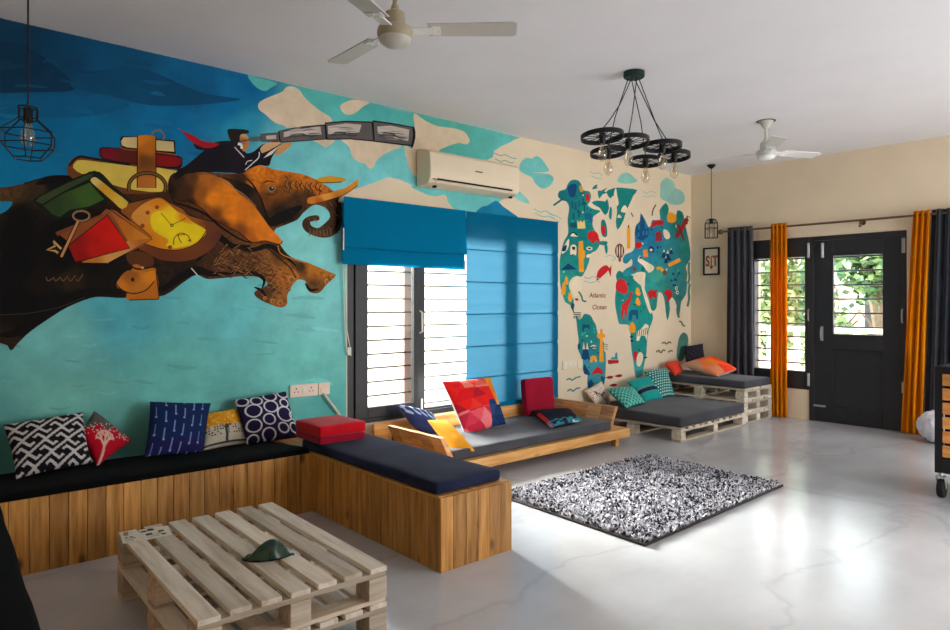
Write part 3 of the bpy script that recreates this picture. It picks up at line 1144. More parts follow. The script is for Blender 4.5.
# books
K = crop(90, 120, 6.3)
el.poly(K([(190, 115), (205, 102), (300, 105), (420, 120), (535, 130), (540, 215), (420, 200), (215, 185), (192, 160)]), BLK, 4, 1)
el.poly(K([(195, 135), (210, 110), (300, 108), (420, 128), (525, 138), (530, 200), (420, 192), (230, 172), (200, 160)]), (214, 190, 132), 5, 1)
el.line(K([(190, 160), (220, 184), (420, 204), (545, 222)]), 1.3, (150, 70, 20), 6)
el.poly(K([(58, 200), (75, 172), (180, 178), (400, 205), (560, 225), (582, 260), (560, 310), (420, 300), (240, 285), (80, 250)]), BLK, 4, 2)
el.poly(K([(65, 205), (80, 180), (200, 185), (400, 215), (555, 235), (575, 262), (550, 295), (420, 288), (240, 270), (85, 240)]), [(105, 152, (120, 18, 34)), (130, 155, (92, 28, 18)), (170, 164, (140, 14, 16)), (180, 160, (130, 10, 16))], 5, 2, grid=4)
el.poly([(67, 170), (70, 161), (78, 156), (92, 157), (130, 164), (178, 171), (176, 190), (110, 194), (72, 178)], (112, 62, 28), 4, 2)
el.line([(69, 166), (78, 157), (92, 158.5), (130, 165)], 2.2, (20, 20, 24), 5)
el.poly([(73, 168), (75, 162.5), (80, 160), (95, 161.5), (135, 166.5), (177, 171), (168, 189), (150, 192), (120, 187), (107, 182), (94, 174), (82, 174)], (226, 196, 84), 6, 2)
# strap and rings
el.poly(K([(300, 100), (345, 95), (412, 102), (410, 320), (412, 430), (300, 428), (300, 320)]), [(140, 137, (214, 126, 22)), (148, 150, (190, 108, 24)), (146, 160, (120, 68, 24)), (146, 185, (190, 110, 40))], 8, 1, grid=3)
el.line(K([(298, 100), (296, 428)]), 1.0, BLK, 9, 1)
el.line(K([(413, 102), (414, 430)]), 1.0, BLK, 9, 1)
el.loop(147, 187, 18.5, 14.0, 4.0, (40, 26, 14), 9, pi * 0.9, 2.12 * pi)
el.loop(147, 187, 18.5, 14.0, 2.2, (120, 84, 36), 10, pi * 0.9, 2.12 * pi)
el.loop(157.5, 136.5, 6.5, 6.0, 1.3, (150, 104, 60), 7, pi * 0.9, 2.2 * pi)
# green book with its pages
K = crop(0, 120, 6.3)
el.poly(K([(212, 520), (240, 480), (420, 390), (570, 325), (610, 325), (650, 345), (760, 470), (800, 530), (700, 500), (660, 520), (380, 625), (320, 610)]), (20, 26, 16), 7, 2)
el.poly(K([(225, 512), (250, 485), (420, 400), (560, 340), (600, 338), (560, 372), (400, 450), (265, 530)]), (56, 70, 42), 8, 1)
el.poly(K([(272, 540), (400, 462), (565, 395), (600, 440), (655, 500), (560, 545), (440, 565), (375, 612), (330, 595)]), [(55, 205, (44, 66, 32)), (88, 196, (62, 94, 36)), (98, 200, (56, 92, 34)), (70, 212, (50, 74, 36))], 8, 1, grid=3)
K = crop(90, 120, 6.3)
el.poly(K([(2, 378), (20, 362), (50, 370), (150, 450), (240, 520), (200, 562), (150, 520), (60, 440), (15, 400)]), [(92, 178, (226, 200, 120)), (105, 190, (214, 160, 36)), (122, 205, (222, 186, 70))], 9, 2, grid=3)
el.line(K([(-10, 330), (60, 355), (180, 450), (260, 520)]), 2.0, (30, 34, 20), 8)
# red chest and the key
K = crop(100, 180, 4.846)
red = [(56, 232), (100, 215), (106, 209), (116, 213), (152, 237), (128, 250), (105, 262), (84, 262), (74, 260), (66, 240)]
el.poly(red, (146, 78, 36), 9, 1)
el.poly(K([(42, 140), (75, 150), (150, 205), (252, 285), (135, 295), (95, 230)]), [(115, 212, (176, 96, 46)), (140, 235, (214, 130, 34)), (125, 228, (200, 110, 30))], 10, 1, grid=3)
el.poly(K([(135, 295), (252, 287), (200, 320), (40, 402), (-90, 400)]), [(150, 240, (196, 110, 34)), (115, 256, (224, 160, 84)), (90, 261, (200, 120, 40))], 10, 1, grid=3)
el.line(K([(42, 140), (252, 287), (40, 402)]), 1.0, BLK, 11, 1)
K = crop(0, 210, 4.2)
el.poly(K([(232, 95), (450, 20), (470, 5), (380, 40), (300, 80), (240, 110)]), (122, 64, 44), 10, 1)
el.poly(K([(285, 150), (450, 22), (505, 105), (545, 160), (345, 215), (315, 220)]), [(75, 246, (150, 20, 14)), (100, 225, (206, 20, 12)), (115, 232, (220, 26, 12)), (95, 250, (190, 24, 14)), (80, 258, (150, 16, 12))], 11, 1, grid=3)
el.line(K([(450, 22), (545, 160), (315, 220), (285, 150), (450, 22)]), 0.9, BLK, 12, 1)
el.loop(81, 216, 8.2, 5.0, 3.2, BLK, 12)
el.loop(81, 216, 8.2, 5.0, 1.9, (150, 116, 84), 13)
el.line([(78, 221), (61, 257)], 4.2, BLK, 12, 1)
el.line([(78, 221), (61, 257)], 2.5, (206, 144, 92), 13, 1)
el.line([(61, 249), (53, 241), (55, 246), (47, 250), (55, 251), (58, 253)], 2.2, (206, 160, 92), 13, 1)
# ear, lit orange, over neck and shoulder
K = crop(160, 90, 2.864)
ear = K([(22, 268), (38, 238), (90, 240), (150, 245), (195, 262), (228, 300), (262, 325), (290, 360), (315, 395), (350, 432), (340, 442), (300, 432), (262, 436), (225, 408), (185, 388), (150, 368), (120, 340), (85, 322), (50, 315), (28, 300)])
el.poly(ear, deepen([(168, 190, (40, 22, 14)), (178, 180, (70, 42, 22)), (192, 176, (120, 70, 28)), (205, 178, (170, 96, 30)), (188, 192, (84, 46, 22)), (200, 195, (196, 110, 26)), (212, 200, (220, 126, 22)), (225, 196, (216, 122, 20)), (205, 210, (140, 74, 22)), (190, 204, (50, 26, 18)),
                (230, 215, (224, 126, 18)), (243, 212, (206, 112, 20)), (255, 220, (216, 122, 24)), (262, 236, (214, 116, 24)), (240, 232, (130, 66, 20)), (252, 240, (170, 88, 24)), (272, 238, (224, 124, 24)), (280, 242, (214, 120, 24)), (222, 225, (90, 46, 18)), (215, 215, (120, 62, 18))], 1.02, 1.06), 8, 3, grid=2.0, wrinkle=0.14, wscale=0.16)
el.line(ear[9:20], 0.9, (40, 20, 12), 9)
el.poly(K([(160, 246), (215, 258), (255, 272), (282, 300), (300, 360), (285, 350), (262, 322), (230, 296), (195, 262)]), [(225, 178, (50, 32, 20)), (245, 190, (30, 20, 14)), (258, 200, (60, 38, 22)), (260, 212, (44, 30, 20))], 9, 3, grid=2.5)
el.line(K([(172, 250), (200, 275), (240, 300), (275, 335)]), 0.8, (150, 120, 96), 10)
# eye, brow folds, trunk rings
el.ellipse(271, 188.4, 4.6, 3.4, (150, 112, 80), 5, -0.15)
el.ellipse(271.5, 188.6, 2.6, 2.0, (24, 14, 10), 6)
el.ellipse(272.2, 188, 0.8, 0.6, (220, 200, 180), 7)
K = crop(210, 155, 6.0)
for i, (a, b) in enumerate(((450, 170), (480, 175), (510, 172), (540, 180), (570, 178), (600, 182), (630, 185), (655, 195))):
    el.line(K([(a + 12, b - 18), (a, b + 10), (a + 16, b + 30)]), 1.0, (62, 38, 16), 5)
    el.line(K([(a + 18, b - 14), (a + 6, b + 8), (a + 22, b + 26)]), 0.6, (206, 140, 60), 5)
for k in range(9):
    t = k / 8.0
    el.line(K([(742 - 10 * t, 300 + 150 * t), (782, 298 + 140 * t)]) if t < 0.9 else K([(735, 455), (770, 470)]), 0.7, (44, 30, 18), 5, 1)
for k in range(7):
    el.line(K([(600 + k * 20, 440 + (3 - abs(3 - k)) * 4), (596 + k * 22, 486)]), 0.8, (124, 90, 62), 5, 1)
for i in range(5):
    el.line([(286 + i * 7, 176 + i * 2.2), (290 + i * 7.4, 186 + i * 1.6), (288 + i * 7.4, 194 + i)], 0.9, (70, 42, 18), 5, taper=True)
el.line([(241, 174), (252, 184), (260, 198), (266, 214), (270, 226)], 2.2, (18, 12, 10), 5, taper=True)
el.line([(262, 184), (268, 181), (276, 183)], 1.2, (40, 22, 12), 5, taper=True)
el.line([(264, 193), (270, 195), (278, 192)], 0.9, (40, 22, 12), 5, taper=True)
el.line([(170, 190), (174, 202), (186, 206), (205, 214), (222, 228), (244, 241), (262, 242)], 2.4, (20, 12, 10), 7.5, taper=True)
el.line([(176, 173), (190, 171.5), (206, 173.5), (222, 178)], 1.6, (150, 100, 60), 9, taper=True)
# tusks
el.poly(K([(630, 150), (680, 132), (740, 128), (800, 140), (816, 150), (790, 160), (720, 164), (660, 165)]), (210, 146, 24), 4, 3)
el.line(K([(632, 152), (660, 166), (720, 166), (790, 162)]), 0.9, (80, 46, 14), 5)
tusk = K([(582, 275), (590, 256), (640, 245), (720, 226), (760, 213), (805, 200), (850, 172), (886, 148), (884, 182), (840, 216), (790, 246), (740, 262), (680, 280), (620, 296), (588, 292)])
el.poly(tusk, [(310, 200, (214, 124, 26)), (325, 197, (226, 154, 60)), (340, 192, (206, 130, 40)), (355, 182, (230, 140, 20)), (320, 202, (170, 90, 20))], 6, 3, grid=2.5)
el.line(tusk[8:15], 0.8, (70, 36, 14), 7)
# creases of the front legs and toenails
K = crop(190, 220, 5.94)
rnd = random.Random(5)
for k in range(60):
    x, y = rnd.uniform(150, 560), rnd.uniform(150, 330)
    if y < 130 + (x - 200) * 0.45 or x > 560 or y > 335:
        continue
    el.line(K([(x, y), (x + 22, y + 10 + rnd.uniform(-6, 6)), (x + 40, y + rnd.uniform(6, 26))]), 0.7, rnd.choice([(56, 34, 20), (60, 38, 22), (150, 100, 56)]), 5)
for (x, y, rx, ry) in ((535, 490, 18, 16), (490, 480, 14, 14), (445, 465, 12, 12), (600, 352, 20, 18), (845, 335, 14, 14), (810, 365, 12, 18)):
    el.ellipse(*K([(x, y)])[0], rx / 5.94, ry / 5.94, (196, 136, 66), 5)
    el.ellipse(*K([(x + 2, y + 3)])[0], rx / 9, ry / 9, (150, 92, 40), 6)
el.line(K([(440, 150), (520, 220), (590, 280), (630, 345)]), 1.2, (40, 24, 12), 5)
el.line(K([(520, 150), (540, 200), (620, 235), (690, 255)]), 1.0, (206, 130, 40), 5)
# rider
K = crop(170, 110, 6.3)
el.poly(K([(28, 400), (100, 350), (150, 310), (215, 255), (280, 205), (380, 195), (440, 210), (475, 270), (520, 265), (560, 235), (590, 215), (690, 200), (640, 300), (620, 352), (560, 348), (500, 372), (450, 400), (380, 396), (250, 392), (110, 400), (40, 440)]),
        [(185, 172, (24, 18, 16)), (215, 155, (22, 18, 28)), (240, 150, (30, 22, 34)), (260, 158, (20, 16, 24))], 10, 3, grid=4)
el.poly(K([(48, 115), (90, 138), (150, 162), (200, 195), (260, 205), (310, 215), (260, 240), (200, 240), (150, 212), (110, 180), (95, 155)]), (170, 22, 34), 11, 3)
el.poly(K([(150, 212), (210, 240), (260, 240), (230, 255), (165, 246)]), (28, 18, 40), 12, 2)
el.poly(K([(360, 130), (380, 120), (440, 122), (490, 128), (492, 148), (440, 158), (438, 200), (395, 205), (375, 180)]), (34, 26, 20), 12, 2)
el.poly(K([(438, 165), (455, 152), (480, 158), (492, 180), (486, 192), (500, 208), (490, 235), (470, 262), (450, 250), (458, 215), (440, 198)]), [(245, 135, (226, 176, 120)), (246, 147, (196, 128, 70)), (243, 141, (170, 104, 60))], 13, 3, grid=2)
el.line(K([(438, 200), (490, 190)]), 0.8, (60, 36, 24), 14, 1)
el.line(K([(425, 215), (445, 220), (450, 245)]), 2.6, (240, 236, 226), 13)
el.line(K([(405, 235), (430, 262), (465, 300)]), 1.0, (224, 218, 214), 13)
el.line(K([(560, 265), (556, 300), (520, 335), (470, 380)]), 1.0, (224, 218, 214), 13)
el.line(K([(475, 345), (485, 325), (515, 318)]), 0.9, (224, 218, 214), 13)
el.poly(K([(565, 245), (600, 212), (660, 202), (700, 208), (640, 245), (600, 268), (580, 275)]), (214, 168, 122), 13, 2)
el.poly(K([(660, 275), (690, 225), (735, 206), (770, 210), (745, 240), (700, 275), (670, 285)]), (206, 150, 96), 13, 2)
el.poly(K([(585, 305), (620, 270), (690, 222), (640, 280)]), (226, 214, 196), 14, 1)
el.line(K([(580, 275), (640, 250), (700, 212)]), 0.8, BLK, 14)
# telescope, four tubes
K = crop(230, 80, 4.5)
el.poly(K([(78, 262), (100, 256), (140, 254), (140, 274), (100, 278), (80, 274)]), (86, 104, 96), 11, 1)
tubes = ([(135, 244), (170, 240), (218, 236), (222, 276), (180, 278), (140, 278)],
         [(215, 230), (300, 212), (428, 200), (434, 268), (330, 276), (222, 284)],
         [(425, 192), (520, 184), (640, 188), (648, 278), (540, 268), (432, 270)],
         [(640, 182), (730, 194), (828, 212), (822, 300), (740, 290), (645, 278)])
shine = ([(160, 252), (205, 248), (206, 266), (162, 268)], [(240, 236), (300, 220), (405, 210), (410, 246), (320, 246), (240, 258)],
         [(438, 208), (520, 196), (590, 202), (580, 236), (520, 244), (440, 244)], [(660, 210), (720, 206), (805, 224), (800, 276), (740, 262), (664, 240)])
for t, s in zip(tubes, shine):
    el.poly(K(t), BLK, 11, 1)
    c = K(t)
    mx, my = sum(p[0] for p in c) / 6, sum(p[1] for p in c) / 6
    el.poly([(mx + (p[0] - mx) * 0.95, my + (p[1] - my) * 0.88) for p in c], (98, 92, 92), 12, 1)
    el.poly(K(s), (196, 184, 174), 13, 1)
for i in range(3):
    x0, x1 = (250, 445, 665)[i], (400, 575, 800)[i]
    y0 = (262, 250, 250)[i]
    for j in range(9):
        a_, b_ = x0 - 4 + (x1 - x0 - 62) * ((j * 5) % 9) / 8.0, (222, 214, 222)[i] + (4, 4, 5)[i] * j
        el.line(K([(a_, b_ - 4 * (1 - i)), (a_ + 34, b_ - 7 * (1 - i) - 2), (a_ + 70, b_ - 9 + 9 * i)]), 0.8, rnd.choice([(214, 204, 196), (150, 142, 138), (56, 52, 52)]), 14, taper=True)
    for j in range(5):
        el.line(K([(x0 + j * 6, y0 - j * 4 + i * 2), ((x0 + x1) / 2, y0 - 8 - j * 3 + i * 6), (x1 - j * 9, y0 - 12 + j * 3 + i * 12)]), 0.6, (70, 66, 66), 14)
el.poly(K([(818, 212), (830, 220), (832, 260), (820, 304), (812, 300), (822, 255)]), BLK, 14, 2)
el.build('elephant_mural', 'painted flying elephant with rider, telescope, books and clock')

# --- world map
wm = Paint()
GA, GB, GC = (12, 126, 124), (28, 142, 146), (56, 140, 150)
N1, N2, N3, N4 = crop(550, 170, 5.25), crop(620, 170, 5.25), crop(550, 280, 5.25), crop(620, 270, 5.25)
DB, RD, OR, CR = (14, 66, 112), (196, 28, 34), (236, 156, 34), (232, 214, 184)
wm.poly(N1([(42, 140), (48, 112), (82, 100), (92, 75), (110, 55), (140, 52), (160, 68), (175, 105), (205, 112), (215, 135), (210, 165), (198, 185), (230, 205), (265, 215), (240, 235), (222, 255), (226, 300), (250, 345), (262, 380), (245, 420), (212, 440), (205, 480), (185, 530), (165, 560),
            (140, 556), (112, 572), (98, 604), (112, 650), (125, 690), (112, 712), (100, 705), (78, 690), (62, 640), (52, 590), (50, 530), (50, 480), (60, 420), (75, 370), (95, 330), (92, 260), (100, 200), (86, 166), (64, 160)]),
        [(566, 195, (10, 112, 120)), (580, 185, (12, 124, 122)), (590, 210, (16, 132, 126)), (575, 230, (8, 120, 120)), (565, 260, (20, 130, 122)), (585, 260, (16, 134, 124)), (565, 285, (30, 144, 130))], 1, 3, grid=4, wrinkle=0.2, wscale=0.25)
wm.line(N1([(68, 150), (48, 165), (18, 186)]), 2.0, (10, 104, 104), 1)
for pts in ([(220, 100), (232, 82), (250, 76), (244, 92), (256, 92), (236, 100)], [(250, 110), (270, 108), (300, 92), (285, 112), (300, 120), (276, 128), (258, 150)],
            [(218, 170), (250, 160), (290, 165), (300, 150), (310, 200), (290, 238), (262, 200), (240, 188)], [(268, 268), (286, 262), (298, 300), (300, 345), (282, 352), (268, 330)],
            [(258, 375), (300, 375), (296, 395), (262, 392)], [(285, 392), (302, 398), (300, 440), (290, 430)], [(315, 195), (325, 205), (322, 260), (308, 245)]):
    wm.poly(N1(pts), GA, 1, 2)
wm.poly(N1([(295, 115), (320, 100), (350, 92), (400, 95), (457, 105), (437, 135), (427, 160), (400, 215), (385, 265), (355, 315), (345, 270), (352, 220), (345, 160), (330, 135), (316, 150)]), (14, 128, 122), 1, 2)
wm.poly(N1([(372, 220), (380, 195), (395, 185), (406, 205), (406, 222)]), CR, 2, 2)
wm.poly(N1([(352, 250), (362, 232), (376, 250)]), CR, 2, 2)
wm.poly(N1([(338, 110), (346, 95), (352, 130), (360, 175), (350, 190), (338, 165), (334, 140)]), CR, 2, 2)
# americas: small figures
wm.poly(N1([(92, 90), (120, 72), (140, 80), (136, 110), (130, 140), (104, 140)]), DB, 2, 2)
for (x, y, a, b) in ((110, 165, 10, 34), (128, 170, 10, 40), (148, 160, 9, 34), (168, 150, 8, 30), (118, 225, 10, 30), (146, 222, 8, 28), (176, 185, 8, 36), (162, 118, 12, 16)):
    wm.poly(N1([(x, y), (x + a, y - 4), (x + a + 2, y + b), (x, y + b)]), (8, 92, 112), 2, 1)
wm.poly(N1([(188, 160), (186, 140), (196, 120), (208, 140), (204, 160), (197, 168)]), RD, 3, 2)
wm.poly(N1([(180, 232), (205, 225), (224, 240), (220, 290), (205, 262), (188, 262)]), (10, 100, 134), 2, 2)
wm.poly(N1([(152, 82), (170, 92), (172, 116), (158, 112)]), (206, 160, 70), 3, 2)
wm.poly(N1([(104, 280), (138, 275), (140, 305), (104, 300)]), (8, 80, 92), 2, 1)
wm.poly(N1([(142, 262), (152, 275), (160, 264), (168, 276), (180, 262), (186, 306), (144, 308)]), (232, 200, 130), 3, 1)
wm.poly(N1([(196, 345), (206, 322), (235, 320), (254, 345), (256, 390), (244, 368), (226, 388), (214, 372), (204, 370)]), RD, 3, 2)
wm.poly(N1([(266, 300), (280, 290), (292, 315), (286, 345), (270, 330)]), RD, 3, 2)
wm.poly(N1([(102, 345), (118, 326), (138, 338), (144, 350)]), CR, 3, 2)
wm.line(N1([(100, 346), (120, 328), (142, 345)]), 1.2, (10, 40, 60), 4)
wm.poly(N1([(60, 430), (76, 395), (96, 362), (100, 380), (92, 415), (66, 440)]), CR, 3, 2)
wm.poly(N1([(62, 425), (72, 400), (88, 395), (80, 425)]), (10, 46, 82), 4, 2)
wm.poly(N1([(106, 445), (108, 400), (124, 392), (138, 402), (136, 448), (122, 440)]), CR, 3, 2)
wm.poly(N1([(114, 402), (132, 404), (130, 420), (116, 418)]), (20, 46, 60), 4, 1)
wm.poly(N1([(152, 535), (148, 440), (150, 376), (172, 372), (174, 420), (184, 425), (182, 460), (176, 465), (178, 536)]), OR, 3, 1)
wm.ellipse(*N1([(206, 412)])[0], 3.2, 1.9, CR, 3)
wm.ellipse(*N1([(206, 412)])[0], 1.6, 0.8, (30, 50, 60), 4)
wm.poly(N1([(190, 450), (205, 440), (215, 452), (196, 462)]), CR, 3, 2)
wm.poly(N1([(55, 525), (95, 490), (142, 522)]), (10, 56, 104), 3, 1)
for (x, y) in ((70, 605), (84, 575), (66, 630)):
    wm.poly(N1([(x - 9, y + 18), (x, y - 20), (x + 12, y + 8), (x + 6, y + 28)]), OR, 3, 2)
wm.poly(N1([(112, 590), (150, 560), (172, 570), (160, 640), (136, 660), (118, 640)]), CR, 0, 2)
wm.poly(N3([(62, 40), (72, 15), (84, 40), (78, 75), (66, 70)]), OR, 3, 2)
wm.poly(N3([(92, 90), (104, 62), (118, 92), (104, 118)]), OR, 3, 2)
wm.poly(N3([(128, 100), (142, 95), (150, 104), (140, 110)]), RD, 1, 2)
wm.line(N3([(150, 60), (165, 85), (172, 108), (190, 112)]), 1.6, (18, 110, 108), 1)
wm.poly(N3([(108, 140), (118, 118), (128, 130), (124, 150), (126, 182), (118, 160)]), (12, 70, 92), 2, 2)
for k in range(4):
    wm.line(N3([(126 - k * 2, 172 + k * 9), (162, 172 + k * 9)]), 0.8, (30, 46, 56), 2, 1)
# south america
wm.poly(N3([(135, 185), (150, 205), (166, 200), (180, 178), (212, 186), (228, 215), (240, 235), (250, 280), (265, 310), (284, 330), (292, 390), (292, 470), (285, 540), (270, 560), (240, 545), (205, 570), (195, 540), (195, 490), (170, 460), (165, 410), (145, 360), (150, 320), (144, 270), (140, 230)]),
        [(585, 320, (14, 124, 120)), (590, 330, (16, 130, 122)), (580, 345, (22, 132, 130)), (595, 350, (30, 130, 140)), (590, 365, (62, 144, 156)), (598, 380, (60, 140, 152)), (590, 385, (40, 130, 140)), (603, 345, (40, 140, 144))], 1, 3, grid=3.5)
wm.poly(N3([(168, 252), (172, 230), (190, 236), (204, 232), (210, 256), (204, 262), (202, 250), (180, 252), (178, 268), (170, 268)]), DB, 2, 1)
wm.poly(N3([(144, 340), (158, 330), (160, 360), (146, 364)]), DB, 2, 1)
wm.poly(N3([(165, 412), (170, 375), (186, 350), (200, 372), (208, 412), (180, 420)]), DB, 2, 1)
for x in (176, 194):
    wm.poly(N3([(x - 6, 362), (x, 325), (x + 8, 364)]), CR, 3, 1)
wm.poly(N3([(208, 355), (228, 340), (246, 350), (240, 360)]), CR, 2, 2)
wm.line(N3([(208, 358), (228, 352), (246, 354)]), 1.4, (10, 60, 100), 3)
wm.poly(N3([(258, 430), (262, 310), (246, 300), (246, 284), (262, 280), (262, 258), (274, 256), (276, 280), (290, 286), (288, 300), (276, 304), (282, 430)]), OR, 3, 1)
wm.poly(N3([(210, 432), (212, 404), (228, 395), (244, 402), (246, 430), (236, 430), (228, 412), (222, 432)]), OR, 3, 1)
wm.poly(N3([(286, 330), (298, 320), (304, 350), (296, 374), (284, 372)]), CR, 2, 2)
for k in range(3):
    wm.line(N3([(286, 336 + k * 12), (303, 340 + k * 12)]), 0.6, (30, 50, 60), 3, 1)
wm.poly(N3([(218, 496), (232, 470), (250, 456), (268, 470), (282, 494), (250, 490)]), RD, 3, 2)
wm.poly(N3([(172, 470), (180, 440), (204, 480), (212, 500), (196, 498), (180, 494)]), DB, 2, 1)
wm.poly(N3([(196, 564), (198, 535), (216, 520), (230, 545)]), DB, 2, 1)
wm.poly(N3([(266, 505), (290, 510), (284, 545), (268, 540)]), (12, 92, 110), 2, 1)
# atlantic: ship, whale, balloon, pencil, fishes, waves
wm.poly(N3([(302, 420), (360, 420), (360, 436), (306, 442)]), (176, 24, 34), 1, 1)
wm.poly(N3([(318, 418), (322, 406), (340, 404), (342, 385), (352, 378), (356, 418)]), (56, 146, 160), 1, 1)
for q in ((315, 511), (362, 503), (334, 552)):
    wm.ellipse(*N3([q])[0], 3.4, 1.5, (170, 22, 34), 1, -0.1)
    wm.line(N3([(q[0] - 24, q[1] + 2), (q[0] - 10, q[1])]), 0.8, (60, 40, 20), 1, 1)
wm.poly(N1([(243, 572), (252, 530), (276, 506), (298, 500), (312, 514), (322, 500), (318, 560), (306, 528), (294, 540), (272, 560), (252, 578)]), (196, 28, 34), 1, 3)
wm.ellipse(*N1([(365, 425)])[0], 4.6, 7.4, (110, 54, 54), 1)
for k in (-1, 0, 1):
    wm.ellipse(*N1([(365 + k * 13, 425)])[0], 0.55, 6.2 - abs(k), CR, 2)
wm.poly(N1([(358, 464), (374, 464), (370, 482), (361, 482)]), (110, 54, 54), 1, 1)
wm.poly(N2([(36, 415), (36, 310), (44, 284), (54, 310), (54, 410)]), OR, 1, 1)
wm.poly(N2([(39, 302), (44, 284), (49, 300)]), (60, 40, 24), 2, 1)
for pts in ([(178, 562), (205, 570), (225, 560), (262, 572)], [(180, 582), (215, 592), (245, 582), (262, 592)], [(290, 455), (318, 448), (345, 465), (322, 475)], [(210, 8), (235, 20), (255, 14), (275, 30)], [(215, 30), (240, 42), (270, 46)], [(-4, 225), (30, 240), (60, 258)], [(0, 248), (30, 262), (50, 275)]):
    wm.line(N1(pts), 0.9, (150, 190, 178), 1)
for pts in ([(86, 524), (104, 518), (116, 526), (134, 514), (160, 506)], [(90, 584), (108, 574), (120, 584), (138, 570), (158, 566)]):
    wm.line(N3(pts), 1.4, (40, 130, 128), 1)
for pts in ([(118, 112), (140, 122), (160, 112), (188, 120)], [(120, 136), (145, 142), (165, 134), (186, 142)]):
    wm.line(N2(pts), 0.8, (158, 188, 170), 1)
wm.poly(N2([(210, 110), (214, 68), (232, 46), (252, 42), (280, 62), (292, 95), (318, 106), (338, 130), (338, 165), (312, 182), (270, 182), (246, 165), (214, 150)]), (146, 194, 182), 0, 3)
wm.poly(N2([(-14, 62), (4, 24), (40, 14), (76, 40), (90, 60), (40, 72)]), (136, 196, 182), 0, 3)
# europe and asia
wm.poly(N2([(76, 330), (84, 290), (104, 268), (108, 225), (132, 262), (150, 300), (162, 288), (170, 262), (212, 262), (206, 212), (240, 172), (256, 205), (252, 250), (290, 252), (300, 212), (328, 222), (338, 262), (352, 330), (366, 400), (368, 470), (346, 505), (348, 560), (352, 600),
            (352, 612), (345, 655), (322, 690), (316, 730), (308, 772), (300, 730), (290, 690), (270, 665), (258, 690), (262, 730), (250, 790), (240, 745), (234, 690), (222, 650), (200, 645), (192, 720), (172, 740), (150, 712), (138, 660), (112, 630), (96, 575), (70, 545), (40, 560), (20, 555), (12, 540), (34, 516), (64, 500), (60, 466), (36, 492), (14, 482), (24, 446), (60, 430), (78, 400)]),
        [(640, 225, (24, 116, 150)), (650, 240, (30, 120, 156)), (640, 255, (34, 130, 156)), (660, 225, (30, 128, 148)), (668, 210, (20, 128, 116)), (680, 225, (24, 120, 108)), (685, 250, (36, 120, 112)), (670, 255, (44, 128, 140)), (655, 275, (40, 144, 140)), (645, 290, (40, 150, 140)), (675, 285, (46, 122, 122)), (680, 305, (50, 116, 112)), (660, 310, (30, 128, 116))],
        1, 2, grid=4, wrinkle=0.2, wscale=0.25)
wm.poly(N2([(80, 330), (88, 292), (104, 280), (110, 232), (128, 268), (130, 310), (150, 305), (148, 350), (118, 372), (90, 360)]), (14, 76, 124), 2, 1)
for (x, y) in ((100, 300), (122, 330), (140, 330), (96, 340)):
    wm.poly(N2([(x - 5, y + 12), (x - 4, y - 12), (x + 4, y - 12), (x + 5, y + 12)]), (40, 120, 160), 3, 1)
wm.ellipse(*N2([(96, 394)])[0], 3.6, 3.6, RD, 3)
wm.poly(N2([(120, 420), (145, 416), (147, 456), (122, 458)]), (224, 130, 60), 3, 1)
wm.poly(N2([(146, 430), (150, 408), (162, 396), (178, 410), (178, 432)]), (12, 60, 100), 3, 1)
wm.ellipse(*N2([(162, 420)])[0], 1.5, 1.3, CR, 4)
wm.poly(N2([(190, 400), (206, 402), (196, 420)]), (12, 60, 100), 3, 1)
wm.poly(N2([(158, 298), (172, 272), (190, 264), (214, 262), (230, 272), (220, 290), (196, 288), (176, 298)]), (190, 24, 34), 3, 2)
wm.poly(N2([(184, 376), (186, 330), (200, 322), (220, 330), (220, 372)]), (166, 36, 40), 3, 1)
for k in range(3):
    wm.line(N2([(186, 340 + k * 12), (219, 340 + k * 12)]), 0.5, (40, 60, 80), 4, 1)
wm.poly(N2([(226, 318), (240, 312), (258, 330), (262, 352), (248, 364), (232, 352)]), CR, 3, 2)
wm.poly(N2([(250, 270), (246, 240), (262, 222), (282, 228), (296, 246), (290, 272), (268, 278)]), OR, 3, 2)
wm.line(N2([(292, 352), (312, 325), (332, 290), (352, 255)]), 4.4, (150, 34, 38), 3)
wm.line(N2([(302, 285), (318, 322), (336, 372)]), 2.2, (120, 34, 40), 4)
wm.line(N2([(350, 285), (352, 240), (366, 250)]), 1.6, (120, 34, 40), 4, 1)
wm.line(N2([(168, 240), (172, 212), (188, 182)]), 1.2, (60, 60, 40), 1)
wm.line(N2([(58, 224), (68, 246)]), 1.1, (90, 84, 56), 1)
for (x, y, s) in ((230, 440, 22), (250, 450, 26), (268, 425, 16), (240, 470, 18)):
    wm.poly(N2([(x - s * 0.6, y + s), (x, y - s * 1.2), (x + s * 0.6, y + s)]), (10, 56, 92), 3, 1)
    wm.poly(N2([(x - s * 0.22, y - s * 0.4), (x, y - s * 1.2), (x + s * 0.22, y - s * 0.4)]), CR, 4, 1)
wm.line(N2([(254, 500), (280, 488), (316, 470)]), 3.6, OR, 3, 1)
wm.line(N2([(192, 520), (208, 514), (226, 530)]), 3.0, OR, 3)
wm.ellipse(*N2([(234, 540)])[0], 2.0, 2.6, (110, 70, 40), 3)
wm.poly(N2([(158, 545), (190, 525), (222, 540), (220, 575), (190, 590), (160, 580)]), (60, 158, 140), 2, 2)
for (x, y, w, h) in ((278, 545, 14, 12), (290, 575, 18, 14), (270, 580, 12, 12), (284, 605, 22, 12), (300, 620, 12, 20)):
    wm.poly(N2([(x - w / 2, y - h / 2), (x + w / 2, y - h / 3), (x + w / 2, y + h / 2), (x - w / 3, y + h / 2)]), (12, 66, 96), 3, 1)
